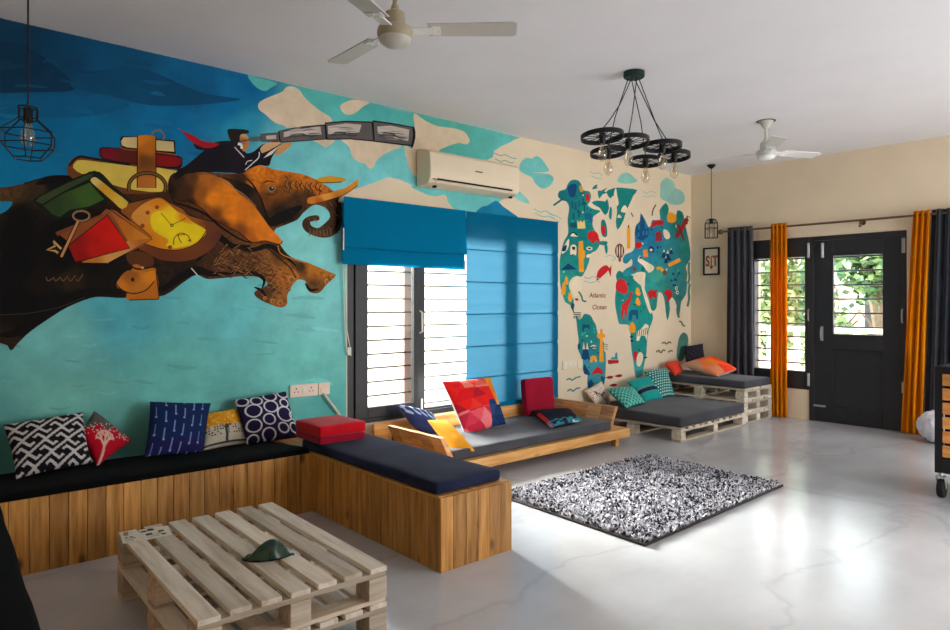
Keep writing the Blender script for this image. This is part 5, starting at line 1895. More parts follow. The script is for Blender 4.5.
def p_branch(u, v):
    for a, b in (((0.22, 0.30), (0.50, 0.66)), ((0.50, 0.66), (0.72, 0.96)), ((0.48, 0.62), (0.78, 0.50)), ((0.30, 0.36), (0.26, 0.55))):
        if seg(u, v, a, b) < 0.028:
            return (86, 30, 36)
    if hsh(int(u * 16), int(v * 16), 5) > 0.86 and v < 0.7 and math.hypot((u * 16) % 1 - .5, (v * 16) % 1 - .5) < .42:
        return (176, 100, 84)
    return (232, 214, 198)


def p_tealflower(u, v):
    x, y = (u + v) * 6, (u - v) * 6
    fx, fy = x % 1 - .5, y % 1 - .5
    if abs(fx) < 0.10 or abs(fy) < 0.10 or math.hypot(fx, fy) < 0.16:
        return (140, 216, 200)
    return (16, 150, 138)


def p_tealstripe(u, v):
    if 0.52 < v < 0.66:
        return (10, 46, 64)
    if 0.47 < v < 0.52 or 0.66 < v < 0.70:
        return (110, 130, 132)
    return (26, 158, 152)


def p_tealdots(u, v):
    x, y = u * 9, v * 11
    j = math.floor(y)
    fx, fy = (x + 0.5 * (j % 2)) % 1 - .5, y % 1 - .5
    if abs(fx) * 1.0 + abs(fy) * 1.1 < 0.34:
        return (206, 232, 222)
    return (14, 118, 118)


def p_orangebig(u, v):
    b, c = 9, None
    for (x, y, q) in ((0.1, 0.3, (200, 150, 120)), (0.3, 0.45, (232, 120, 60)), (0.5, 0.5, (244, 128, 30)), (0.66, 0.35, (250, 110, 40)), (0.8, 0.4, (246, 60, 30)), (0.9, 0.65, (236, 40, 26)), (0.5, 0.15, (238, 96, 50)), (0.72, 0.75, (250, 90, 40)), (0.2, 0.85, (220, 130, 90)), (0.62, 0.9, (238, 60, 30))):
        d = math.hypot(u - x, v - y)
        if d < b:
            b, c = d, q
    return c


def solid(c):
    return lambda u, v: c


def Yc(lst, yt, yb):
    """corners TL, TR, BR, BL from measured points; top at depth yt, bottom at depth yb"""
    return [at_y(*lst[0], yt), at_y(*lst[1], yt), at_y(*lst[2], yb), at_y(*lst[3], yb)]


pillow('throw_pillow', 'black and white angular fret pillow at the left end of the bench', Yc([(3, 425), (83, 412), (92, 463), (16, 479)], 4.86, 4.64), 0.15, p_fret_d, N=96, back=(22, 18, 26))
pillow('throw_pillow', 'grey and red pillow with a tree print beside the fret pillow', [at_y(94, 411, 4.90), at_y(132, 441, 4.86), at_y(97, 467, 4.70), at_y(78, 432, 4.80)], 0.13, p_redtree, N=96, back=(120, 20, 40))
pillow('throw_pillow', 'dark blue pillow with fine vertical arrow lines on the bench', Yc([(150, 401.5), (211, 403), (203, 454), (144, 457)], 4.86, 4.66), 0.15, p_arrows, N=90, back=(24, 34, 80))
pillow('throw_pillow', 'yellow and beige pillow with a tree, between two blue pillows', Yc([(203, 414), (237, 408), (249, 443), (203, 451)], 4.90, 4.74), 0.11, p_yellowtree, N=80, back=(210, 150, 40))
pillow('throw_pillow', 'deep indigo pillow with white rings by the red folded cushion', Yc([(234, 400), (286, 391), (300, 439), (247, 444.5)], 4.88, 4.68), 0.14, p_circles, N=100, back=(34, 26, 66))
pillow('throw_pillow', 'small blue and white streaked pillow behind the left daybed arm', [at_y(397, 404.5, 4.84), at_y(432, 413, 4.84), at_y(447, 438, 4.66), at_y(415, 428, 4.66)], 0.12, p_ikat, N=60, back=(60, 60, 96))
pillow('throw_pillow', 'mustard yellow pillow propped inside the left daybed arm', [at_y(427, 420, 4.46), at_y(447, 421, 4.40), at_y(475, 451, 4.01), at_y(457, 455, 4.05)], 0.10, solid((234, 160, 36)), N=40, back=(234, 160, 36))
pillow('throw_pillow', 'large red, orange and navy patchwork pillow leaning at the window', Yc([(442, 381.5), (490, 377), (506, 424), (466, 437)], 4.80, 4.52), 0.17, p_mosaic, N=90, back=(230, 226, 224))
pillow('throw_pillow', 'black pillow with teal edging lying flat on the daybed', [at_z(530, 411, .30), at_z(570, 409, .30), at_z(582, 421, .285), at_z(551, 428, .285)], 0.10, p_dark, N=60, back=(20, 20, 30))
pillow('throw_pillow', 'cream pillow with a dark branch print against the map wall', Yc([(584.5, 391), (601.5, 381), (611, 405), (596, 404)], 4.92, 4.80), 0.10, p_branch, N=70, back=(216, 200, 186))
pillow('throw_pillow', 'teal lattice pillow lying in front on the low bed', [at_y(607, 389.5, 4.78), at_y(632, 386.5, 4.78), at_y(645, 402.5, 4.42), at_y(626, 408, 4.30)], 0.12, p_tealflower, N=80, back=(14, 84, 84))
pillow('throw_pillow', 'teal pillow with one dark stripe on the low bed', Yc([(627, 381.5), (648, 375.5), (663, 399), (645, 402.5)], 4.80, 4.58), 0.13, p_tealstripe, N=70, back=(14, 84, 84))
pillow('throw_pillow', 'teal pillow with white diamond dots beside the tall pallet bed', [at_y(644, 371, 4.86), at_x(666.5, 367.5, 7.37), at_x(674.5, 396, 7.34), at_y(660, 398.5, 4.58)], 0.12, p_tealdots, N=90, back=(14, 84, 84))
pillow('throw_pillow', 'small red pillow at the left end of the tall pallet bed', [at_y(664, 363, 4.88), at_y(678, 360.5, 4.86), at_y(683, 371.5, 4.72), at_y(675, 376, 4.66)], 0.09, solid((234, 68, 48)), N=40, back=(200, 50, 40))
bigor = [Vector((7.55, 4.683, 0.615)), Vector((7.95, 4.485, 0.715)), Vector((8.0, 4.175, 0.566)), Vector((7.54, 4.185, 0.512))]

pillow('throw_pillow', 'large orange and red pillow lying on the tall pallet bed', bigor, 0.16, p_orangebig, N=60, back=(206, 190, 180))
pillow('throw_pillow', 'dark plaid pillow standing behind the orange one in the corner', [at_y(684, 346.5, 4.92), at_x(703, 343.5, 8.20), at_x(705, 358, 8.14), at_y(686, 366, 4.82)], 0.09, lambda u, v: (54, 48, 58) if (int(u * 8) + int(v * 6)) % 2 else (34, 32, 42), N=48, back=(40, 36, 46))

o = weld(rbox((0, 0, 0), (1, 1, 1)).build('tmp', None)) if False else None
# the red upright cushion: a firm square block leaning on the backrest
a, b, c, d = [at_y(521.5, 381, 4.90), at_y(552, 377.5, 4.90), at_y(553, 410, 4.80), at_y(522, 421, 4.80)]
mb = rbox((-0.5, -0.5, -0.5), (0.5, 0.5, 0.5), 0.08, 10, 4, 10)
W_, H_ = 0.415, 0.37
mm = Matrix.Translation((5.055, 4.79, 0.253 + H_ / 2)) @ Matrix.Rotation(radians(-6), 4, 'X') @ Matrix.Diagonal((W_, 0.075, H_, 1))
mb.v = [mm @ p for p in mb.v]
tag(weld(mb.build('back_cushion', M['red_cloth_dark'])), 'plain crimson square cushion standing at the back of the daybed', 'cushion')


# ------------------------------------------------------------------ blinds
def sheet(mb, P, nu, nv):
    vs = [P(i / nu, j / nv) for j in range(nv + 1) for i in range(nu + 1)]
    fs = [(j * (nu + 1) + i, j * (nu + 1) + i + 1, (j + 1) * (nu + 1) + i + 1, (j + 1) * (nu + 1) + i) for j in range(nv) for i in range(nu)]
    mb.add(vs, fs, 0.5)
    return mb


def blind_raised():
    x0, x1 = 2.842, 4.166
    t = thing('roman_blind', 'blue roman blind pulled up over the open left half of the window', 'blind', (3.56, 4.93, 1.72))
    MB().box((x0, 4.905, 2.235), (x1, 4.975, 2.262), 0.5).build('head_rail', M['white_plastic'], t, bevel=0.003)
    prof = [(4.892, 2.276), (4.888, 2.20), (4.886, 2.08), (4.880, 1.96), (4.872, 1.885), (4.874, 1.862), (4.886, 1.858), (4.898, 1.875), (4.906, 1.90)]

    def P(u, v):
        k = v * (len(prof) - 1)
        i = min(int(k), len(prof) - 2)
        f = k - i
        y = prof[i][0] * (1 - f) + prof[i + 1][0] * f
        z = prof[i][1] * (1 - f) + prof[i + 1][1] * f
        s = max(0, (v - 0.35) / 0.65)
        z += s * (-0.018 * sin(u * pi) + 0.006 * noise.noise(Vector((u * 5, v * 2, 1))) - 0.03 * max(0, u - 0.62) * (1 if v > .4 else 0))
        y += 0.006 * noise.noise(Vector((u * 6, v * 3, 3)))
        return (x0 + (x1 - x0) * u, y, z)
    o = sheet(MB(), P, 48, 32).build('front_fold', M['blind_valance'], t, fix=False, smooth=80)

    def Q(u, v):
        z = 1.90 - 0.182 * v
        y = 4.908 + 0.004 * noise.noise(Vector((u * 6, v * 3, 8)))
        return (x0 + (x1 - x0) * u, y, z - 0.008 * u * v)
    sheet(MB(), Q, 40, 8).build('lower_fold', M['blind_valance'], t, fix=False, smooth=80)

    def Q2(u, v):
        return (x0 + 0.004 + (x1 - x0 - 0.008) * u, 4.93, 2.23 - 0.49 * v)
    sheet(MB(), Q2, 20, 8).build('rear_fold', M['blind_valance'], t, fix=False, smooth=80)
    for (px, py0, py1) in ((343.5, 228, 250), (465, 260, 272)):
        p, q = at_y(px, py0, 4.868), at_y(px, py1, 4.868)
        MB().cyl(p, q, 0.006, 8).build('cord_weight', M['white_plastic'], t)
    c = MB()
    p = at_y(342, 200, 4.94)
    pts = [p, at_y(343, 270, 4.95), at_y(345, 330, 4.955), at_y(347, 352, 4.955), at_y(351, 356, 4.955), at_y(350, 348, 4.955), at_y(347, 330, 4.955), at_y(345, 268, 4.95)]
    c.tube(pts, 0.0035, 6)
    c.build('pull_cord', M['white_plastic'], t)
    q = at_y(350, 351, 4.955)
    MB().box((q.x - 0.02, 4.955, q.z - 0.035), (q.x + 0.014, 4.978, q.z + 0.03), 0.5).build('cord_cleat', M['white_plastic'], t, bevel=0.004)


def blind_lowered():
    x0, x1 = 4.174, 5.478
    z0, z1 = 0.375, 2.272
    t = thing('roman_blind', 'blue roman blind let down over the right half of the window', 'blind', (4.91, 4.93, z0))
    MB().box((x0, 4.905, 2.235), (x1, 4.975, 2.262), 0.5).build('head_rail', M['white_plastic'], t, bevel=0.003)
    ribs = [at_y(470, y_, 4.894).z for y_ in (249, 281.5, 314, 346.5, 378.5)]
    ribs.append(2 * ribs[-1] - ribs[-2])

    def P(u, v):
        z = z1 - (z1 - z0) * v
        y = 4.894 + 0.004 * noise.noise(Vector((u * 4, v * 9, 2)))
        for r in ribs:
            d = z - r
            if abs(d) < 0.03:
                y += 0.008 * (1 - abs(d) / 0.03)
        if z > 2.02:
            y += 0.006 * noise.noise(Vector((u * 26, v * 2, 5))) * (z - 2.02) / 0.25
        return (x0 + (x1 - x0) * u, y, z)
    sheet(MB(), P, 60, 120).build('blind_cloth', M['blind'], t, fix=False, smooth=80)
    for r in ribs:
        MB().cyl((x0 + 0.005, 4.908, r), (x1 - 0.005, 4.908, r), 0.005, 6).build('rib', M['blind_valance'], t)
    MB().box((x0, 4.890, z0 - 0.004), (x1, 4.899, z0 + 0.03), 0.5).build('hem_bar', M['blind_valance'], t, bevel=0.002)


blind_raised()
blind_lowered()

# ------------------------------------------------------------------ curtains
ROD_X = 8.185


def rod():
    t = thing('curtain_rod', 'long bronze curtain rod over the dark door', 'curtain rod', (ROD_X, 3.2, 2.30))
    p = at_x(722, 231.8, ROD_X)
    z = p.z
    MB().cyl((ROD_X, p.y, z), (ROD_X, 1.2, z), 0.0125, 14).build('rod', M['bronze'], t)
    MB().ball((ROD_X, p.y + 0.02, z), 0.034, 14, 10).build('finial', M['bronze'], t)
    for y in (4.36, 2.83, 1.4):
        m = MB()
        m.cyl((ROD_X, y, z - 0.02), (WALL_X - 0.004, y, z - 0.02), 0.009, 10)
        m.lathe([(0.0, 0), (0.03, 0), (0.026, 0.008), (0, 0.008)], (WALL_X - 0.001, y, z - 0.02), 18, Matrix.Rotation(-pi / 2, 3, 'Y'))
        m.cyl((ROD_X, y, z - 0.055), (ROD_X, y, z - 0.01), 0.008, 8)
        m.ball((ROD_X, y, z - 0.065), 0.016, 10, 8)
        m.build('bracket', M['bronze'], t)
    return z


ROD_Z = rod()


def curtain(label, ya, yb, ba, bb, zb, mat, folds, amp, seed, group=None, xdrift=0.0, flare=1.0, tail=None):
    """pleated cloth on eyelets from ya (left) to yb (right); its hem runs from ba to bb"""
    t = thing('curtain', label, 'curtain', (ROD_X, (ba + bb) / 2, zb), group=group)
    zt = ROD_Z + 0.045

    def P(u, v):
        f = v ** flare
        y = (ya + (yb - ya) * u) * (1 - f) + (ba + (bb - ba) * u) * f
        a = amp * (0.75 + 0.5 * noise.noise(Vector((u * 3, v * 1.2, seed))))
        x = ROD_X + xdrift * v + a * sin(2 * pi * folds * u + 0.8 * noise.noise(Vector((u * 2, v * 1.5, seed + 4))))
        y += 0.35 * a * cos(4 * pi * folds * u) * 0.5 + 0.012 * noise.noise(Vector((u * 5, v * 3, seed + 9))) * v
        z = zt + (zb - zt) * v
        if tail:
            k = max(0, (v - 0.86) / 0.14)
            y += tail * k * k
        return (x, y, z)
    o = sheet(MB(), P, folds * 14, 60).build('curtain_cloth', M[mat], t, fix=False, smooth=80)
    sm = o.modifiers.new('thickness', 'SOLIDIFY')
    sm.thickness = 0.004
    for k in range(folds * 2):
        u = (k + 0.5) / (folds * 2)
        y = ya + (yb - ya) * u
        MB().ring((0, 0, -0.003), 0.028, 0.010, 0.006, 20).build('eyelet', M['bronze'], t)
        e = t.children[-1]
        e.location = Vector((ROD_X, y, ROD_Z)) - t.location
        e.rotation_euler = (pi / 2, 0, 0.5 if k % 2 else -0.5)
    return t


cx = at_x(728, 228, ROD_X).y, at_x(753, 226, ROD_X).y
curtain('slate grey curtain at the left end of the rod, falling onto the corner bed', cx[0], cx[1], cx[0] + 0.02, cx[1] - 0.02, 0.03, 'grey_curtain', 4, 0.04, 1)
cx = at_x(771, 224, ROD_X).y, at_x(787, 222, ROD_X).y
curtain('narrow orange curtain hanging in front of the side light', cx[0], cx[1], cx[0] + 0.005, cx[1] - 0.005, 0.012, 'orange_curtain', 4, 0.036, 2)
cx = at_x(914, 213, ROD_X).y, at_x(931, 211, ROD_X).y
bx = at_x(902, 432, ROD_X).y, at_x(923, 436, ROD_X).y
curtain('bright orange curtain to the right of the dark door', cx[0], cx[1], bx[0], bx[1], 0.012, 'orange_curtain', 3, 0.05, 3, flare=0.9)
curtain('dark slate curtain at the right edge of the photo', cx[1] - 0.015, cx[1] - 0.42, bx[1] - 0.01, bx[1] - 0.47, 0.012, 'dark_curtain', 5, 0.05, 5, flare=0.9)


# ------------------------------------------------------------------ wall things
def air_conditioner():
    x0, x1 = 3.645, 4.765
    t = thing('air_conditioner', 'white split air conditioner on the mural wall above the window', 'air conditioner', (4.2, 4.88, 2.45))
    prof = [(4.976, 2.455), (4.976, 2.792), (4.93, 2.795), (4.80, 2.765), (4.772, 2.742), (4.764, 2.60), (4.768, 2.515), (4.79, 2.48), (4.86, 2.46)]
    m = MB()
    m.prism(prof, x0, x1, 0, 0.5)
    m.build('body', M['ac_plastic'], t, bevel=0.012, segs=3, smooth=50)
    MB().prism([(4.7615, 2.514), (4.7655, 2.514), (4.7655, 2.499), (4.7615, 2.499)], x0 + 0.075, x1 - 0.105, 0, 0.5).build('air_slot', M['dark_slot'], t, smooth=0)
    MB().prism([(4.768, 2.498), (4.762, 2.494), (4.778, 2.476), (4.80, 2.468), (4.80, 2.472)], x0 + 0.075, x1 - 0.10, 0, 0.5).build('louvre', M['ac_plastic'], t, bevel=0.001, smooth=0)
    p = at_y(479, 172, 4.762)
    MB().box((p.x - 0.045, 4.7605, p.z - 0.006), (p.x + 0.045, 4.7635, p.z + 0.006), 0.5).build('badge', M['bronze'], t, smooth=0)
    p = at_y(433, 181, 4.77)
    MB().box((x0 + 0.028, 4.7635, 2.50), (x0 + 0.06, 4.769, 2.507), 0.5).build('badge', M['dark_slot'], t, smooth=0)
    for x in (x0 + 0.10, x1 - 0.06):
        MB().box((x, 4.84, 2.445), (x + 0.03, 4.87, 2.464), 0.5).build('foot', M['dark_slot'], t, smooth=0)


air_conditioner()


def sockets():
    t = thing('socket_plate', 'pale plug socket plate above the bench, next to the window', 'socket', (2.58, 4.975, 0.645))
    x0, x1, z0, z1 = 2.405, 2.758, 0.645, 0.745
    MB().box((x0, 4.966, z0), (x0 + 0.245, 4.9805, z1), 0.5).build('plate', M['socket'], t, bevel=0.004)
    MB().box((x0 + 0.249, 4.964, z0 + 0.002), (x1, 4.9805, z1 - 0.002), 0.5).build('plate', M['socket'], t, bevel=0.004)
    for xc in (x0 + 0.055, x0 + 0.185):
        h = MB()
        for (dx, dz, r) in ((0, 0.018, 0.006), (-0.014, -0.008, 0.005), (0.014, -0.008, 0.005)):
            h.cyl((xc + dx, 4.9652, z0 + 0.05 + dz), (xc + dx, 4.9665, z0 + 0.05 + dz), r, 10)
        h.build('pin_holes', M['dark_slot'], t)
    MB().box((x0 + 0.108, 4.960, z0 + 0.03), (x0 + 0.135, 4.9665, z0 + 0.075), 0.5).build('rocker_switch', M['white_plastic'], t, bevel=0.002)
    MB().box((x1 - 0.085, 4.958, z0 + 0.012), (x1 - 0.02, 4.9645, z0 + 0.055), 0.5).build('plug', M['socket'], t, bevel=0.003)
    m = MB()
    m.tube([(x1 - 0.06, 4.958, z0 + 0.014), (x1 - 0.05, 4.945, z0 - 0.01), (x1 + 0.03, 4.945, z0 - 0.11), (x1 + 0.09, 4.95, z0 - 0.19), (x1 + 0.11, 4.955, z0 - 0.245)], 0.010, 8)
    tag(m.build('cable_duct', M['socket']), 'pale flat cable running down from the sockets behind the red cushion', 'cable')
    t = thing('socket_plate', 'cream wall plate low on the map wall, beside the blind', 'socket', (5.81, 4.975, 0.655))
    MB().box((5.64, 4.968, 0.655), (5.885, 4.9805, 0.755), 0.5).build('plate', M['ac_plastic'], t, bevel=0.004)
    MB().box((5.889, 4.968, 0.657), (5.982, 4.9805, 0.753), 0.5).build('plate', M['ac_plastic'], t, bevel=0.004)
    for k in range(3):
        MB().box((5.665 + k * 0.075, 4.964, 0.685), (5.70 + k * 0.075, 4.969, 0.727), 0.5).build('rocker_switch', M['white_plastic'], t, bevel=0.002)


sockets()


def text_mesh(txt, size, sx=1.0):
    cu = bpy.data.curves.new('lettering', 'FONT')
    cu.body = txt
    cu.align_x = 'CENTER'
    cu.size = size
    cu.extrude = 0.0006
    cu.offset = 0.006
    o = bpy.data.objects.new('lettering', cu)
    COL.objects.link(o)
    bpy.context.view_layer.update()
    me = bpy.data.meshes.new_from_object(o.evaluated_get(bpy.context.evaluated_depsgraph_get()))
    bpy.data.objects.remove(o)
    bpy.data.curves.remove(cu)
    for v in me.vertices:
        v.co.x *= sx
    return me


M['sign_ink'] = plain('sign_ink', (164, 84, 52), 0.7, vary=0.2)
M['sign_paper'] = plain('sign_paper', (226, 212, 188), 0.8, vary=0.03)


def sign():
    y0, y1, z0, z1 = 4.557, 4.788, 1.765, 2.13
    t = thing('framed_sign', 'small black framed sign beside the grey curtain', 'sign', (WALL_X - 0.01, (y0 + y1) / 2, z0))
    f = MB()
    xa, xb = WALL_X - 0.026, WALL_X - 0.001
    w = 0.02
    f.box((xa, y0, z0), (xb, y1, z0 + w), 0.5).box((xa, y0, z1 - w), (xb, y1, z1), 0.5)
    f.box((xa, y0, z0 + w), (xb, y0 + w, z1 - w), 0.5).box((xa, y1 - w, z0 + w), (xb, y1, z1 - w), 0.5)
    f.build('frame', M['black_metal'], t, bevel=0.002, smooth=0)
    MB().box((xa + 0.012, y0 + w, z0 + w), (xb, y1 - w, z1 - w), 0.5).build('paper', M['sign_paper'], t, smooth=0)
    yc, zc = (y0 + y1) / 2, (z0 + z1) / 2
    # letters S and T with a downward arrow for the I
    m = MB()
    for ch, dy, sx in (('S', 0.055, 0.68), ('T', -0.055, 0.68)):
        me = text_mesh(ch, 0.19, sx)
        m.add([(xa + 0.0112 - v.co.z, yc + dy - v.co.x, zc - 0.06 + v.co.y) for v in me.vertices], [tuple(p.vertices) for p in me.polygons], 0.5)
        bpy.data.meshes.remove(me)
    x = xa + 0.0105
    m.box((x, yc - 0.007, zc - 0.075), (x + 0.001, yc + 0.007, zc + 0.07), 0.5)
    m.prism([(yc - 0.032, zc - 0.06), (yc + 0.032, zc - 0.06), (yc, zc - 0.11)], x, x + 0.001, 0, 0.5)
    m.build('lettering', M['sign_ink'], t, smooth=0)


sign()


# ------------------------------------------------------------------ ceiling fans
def fan(label, c, hub_z, angles, R_, mats, pitch, canopy=True, hub_r=0.088):
    """three paddle fan: blade plane at hub_z"""
    x, y = c
    t = thing('ceiling_fan', label, 'ceiling fan', (x, y, hub_z))
    mh, mb_ = mats
    MB().cyl((x, y, hub_z + 0.09), (x, y, CEIL - 0.01), 0.0125, 12).build('down_rod', M[mh], t)
    if canopy:
        MB().lathe([(0.0, CEIL - 0.0038), (0.088, CEIL - 0.0038), (0.088, CEIL - 0.0005), (0.0, CEIL - 0.0005)], (x, y, 0), 28).build('ceiling_disc', M['black_metal'], t)  # black disc stands in for the shadow gap at the ceiling
        MB().lathe([(0.0, CEIL - 0.075), (0.022, CEIL - 0.075), (0.05, CEIL - 0.03), (0.068, CEIL - 0.004), (0.0, CEIL - 0.004)], (x, y, 0), 24).build('canopy', M[mh], t)
    MB().lathe([(0.0, hub_z + 0.125), (0.018, hub_z + 0.125), (0.024, hub_z + 0.10), (0.05, hub_z + 0.085), (0.055, hub_z + 0.02), (hub_r, hub_z + 0.005), (hub_r + 0.004, hub_z - 0.02), (hub_r - 0.002, hub_z - 0.045), (0.0, hub_z - 0.045)], (x, y, 0), 32).build('motor_housing', M[mh], t)
    MB().lathe([(hub_r - 0.004, hub_z - 0.0455), (hub_r - 0.010, hub_z - 0.062), (hub_r - 0.030, hub_z - 0.078), (0.03, hub_z - 0.086), (0.0, hub_z - 0.087)], (x, y, 0), 32).build('bottom_cover', M[mb_], t)
    for a in angles:
        m = Matrix.Translation((x, y, hub_z)) @ Matrix.Rotation(a, 4, 'Z') @ Matrix.Rotation(radians(pitch), 4, 'X')
        b = MB()
        n = 10
        w0, w1 = 0.058, 0.066
        top, bot = [], []
        outline = [(0.17, -w0), (R_ - 0.02, -w1), (R_, -w1 + 0.015), (R_, w1 - 0.015), (R_ - 0.02, w1), (0.17, w0)]
        vs = [m @ Vector((p[0], p[1], 0.003)) for p in outline] + [m @ Vector((p[0], p[1], -0.003)) for p in outline]
        k = len(outline)
        b.add(vs, [tuple(range(k)), tuple(range(2 * k - 1, k - 1, -1))] + [(i, i + k, (i + 1) % k + k, (i + 1) % k) for i in range(k)], 0.5)
        bl = b.build('blade', M[mb_], t, bevel=0.0015, smooth=0)
        br = MB()
        br.box((0.06, -0.028, -0.010), (0.19, 0.028, -0.0034), 0.5, m)
        br.box((0.19, -0.042, -0.008), (0.235, 0.042, -0.0034), 0.5, m)
        for q in ((0.20, -0.02), (0.20, 0.02), (0.222, 0.0)):
            p = m @ Vector((q[0], q[1], -0.0095))
            br.ball(p, 0.005, 8, 6)
        br.build('blade_bracket', M['fan_white'], bl, smooth=0)
    return t


_ra = math.atan2(_R[1], _R[0])     # the angle of the photograph's right hand direction on the floor plan
p = at_z(395, 30, 2.79)
fan('grey ceiling fan nearest the camera, at the top of the photo', (p.x, p.y), 2.79, [_ra + radians(d) for d in (-1, 130, -110)], 0.62, ('fan_brown', 'fan_grey'), -8)
p = at_z(766, 121, CEIL)
fan('white ceiling fan far off in front of the door wall', (p.x, p.y), 2.835, [_ra + radians(d) for d in (-103, 17, 137)], 0.60, ('fan_grey', 'fan_white'), -12)


# ------------------------------------------------------------------ wheel chandelier
def bulb(mb_glass, mb_cap, mb_fil, c, s=1.0):
    x, y, z = c
    mb_glass.lathe([(0.013 * s, z), (0.016 * s, z - 0.015 * s), (0.03 * s, z - 0.045 * s), (0.034 * s, z - 0.07 * s), (0.03 * s, z - 0.095 * s), (0.016 * s, z - 0.115 * s), (0.0, z - 0.12 * s)], (x, y, 0), 18)
    mb_fil.tube([(x - 0.008 * s, y, z - 0.005 * s), (x - 0.012 * s, y, z - 0.08 * s), (x, y, z - 0.03 * s), (x + 0.012 * s, y, z - 0.08 * s), (x + 0.008 * s, y, z - 0.005 * s)], 0.0012 * s, 5)


def chandelier():
    c = at_z(634, 72, CEIL)
    t = thing('wheel_chandelier', 'chandelier of six black spoked wheels with clear bulbs', 'chandelier', (c.x, c.y, 2.40))
    MB().lathe([(0.0, CEIL - 0.045), (0.07, CEIL - 0.045), (0.078, CEIL - 0.038), (0.078, CEIL - 0.003), (0.0, CEIL - 0.003)], (c.x, c.y, 0), 32).build('ceiling_disc', M['green_metal'], t)
    zw = 2.56
    cs = [at_z(602.4, 136.5, zw), at_z(628.5, 141.5, zw), at_z(662.5, 145, zw), at_z(608, 151, zw), at_z(645.5, 159.5, zw), at_z(674, 153.5, zw)]
    rs = [0.150, 0.150, 0.140, 0.135, 0.135, 0.125]
    offs = [(-0.045, -0.02), (-0.005, -0.03), (0.05, -0.01), (-0.03, 0.03), (0.01, 0.03), (0.045, 0.02)]
    rr = random.Random(4)
    for k, (p, r) in enumerate(zip(cs, rs)):
        tilt = Matrix.Rotation(radians(-5), 3, Vector((_R[0], _R[1], 0))) @ Matrix.Rotation(radians(rr.uniform(-3, 3)), 3, 'X') @ Matrix.Rotation(radians(rr.uniform(-4, 4)), 3, 'Y')
        zz = zw - 0.004 * k
        w = MB().ring((p.x, p.y, zz - 0.016), r, 0.007, 0.033, 40, tilt)
        wheel = w.build('wheel_rim', M['black_metal'], t)
        sp = MB()
        for i in range(12):
            a = 2 * pi * i / 12
            d = tilt @ Vector((cos(a), sin(a), 0))
            q = Vector((p.x, p.y, zz))
            sp.cyl(q + d * 0.016, q + d * (r - 0.005), 0.0028, 6)
        sp.build('spokes', M['black_metal'], wheel)
        hb = MB()
        hb.lathe([(0.0, zz + 0.05), (0.010, zz + 0.05), (0.012, zz + 0.028), (0.024, zz + 0.022), (0.024, zz - 0.03), (0.018, zz - 0.05), (0.0, zz - 0.05)], (p.x, p.y, 0), 18)
        hb.build('lamp_holder', M['black_metal'], t)
        g, f = MB(), MB()
        bulb(g, None, f, (p.x, p.y, zz - 0.0505), 1.05)
        gb = g.build('bulb', M['bulb_glass'], t)
        f.build('filament', M['filament'], gb)
        s = Vector((c.x + offs[k][0], c.y + offs[k][1], CEIL - 0.046))
        e = Vector((p.x, p.y, zz + 0.049))
        mid = (s + e) / 2 + Vector((0, 0, -0.03)) + Vector((rr.uniform(-.02, .02), rr.uniform(-.02, .02), 0))
        MB().tube([s, s.lerp(mid, 0.6), mid, mid.lerp(e, 0.5) + Vector((0, 0, -0.006)), e], 0.004, 6).build('cord', M['black_rubber'], t)


chandelier()


# ------------------------------------------------------------------ cage pendants
def cage(label, c, rings, n, top_z, sock, canopy, wr):
    x, y = c
    t = thing('cage_pendant_lamp', label, 'pendant lamp', (x, y, rings[-1][1]))
    MB().cyl((x, y, sock[1]), (x, y, CEIL - 0.01), 0.004, 8).build('cord', M['black_rubber'], t)
    if canopy:
        MB().lathe([(0.0, CEIL - 0.05), (0.012, CEIL - 0.05), (0.04, CEIL - 0.028), (0.055, CEIL - 0.003), (0.0, CEIL - 0.003)], (x, y, 0), 24).build('ceiling_cup', M['black_metal'], t)
    MB().lathe([(0.0, sock[1]), (0.012, sock[1]), (0.021, sock[1] - 0.015), (0.021, sock[0]), (0.0, sock[0])], (x, y, 0), 20).build('lamp_holder', M['black_metal'], t)
    m = MB()
    for k in range(n):
        a = 2 * pi * k / n + 0.25
        m.tube([(x + r * cos(a), y + r * sin(a), z) for (r, z) in rings], wr, 6)
    for (r, z) in rings:
        if r > 0.02:
            m.tube([(x + r * cos(2 * pi * k / n + 0.25), y + r * sin(2 * pi * k / n + 0.25), z) for k in range(n)], wr, 6, closed=True)
    m.build('wire_cage', M['black_metal'], t)
    g, f = MB(), MB()
    bulb(g, None, f, (x, y, sock[0]), 1.0)
    gb = g.build('bulb', M['bulb_glass'], t)
    f.build('filament', M['filament'], gb)


cage('black wire cage pendant in front of the painted sky at the left', (0.511, 3.806), [(0.042, 2.325), (0.042, 2.27), (0.117, 2.205), (0.117, 2.145), (0.062, 2.083)], 6, CEIL, (2.255, 2.33), False, 0.0032)
cage('small black birdcage pendant above the framed sign', (7.80, 4.41), [(0.012, 2.45), (0.05, 2.44), (0.078, 2.395), (0.08, 2.33), (0.08, 2.21)], 8, CEIL, (2.39, 2.455), True, 0.0038)


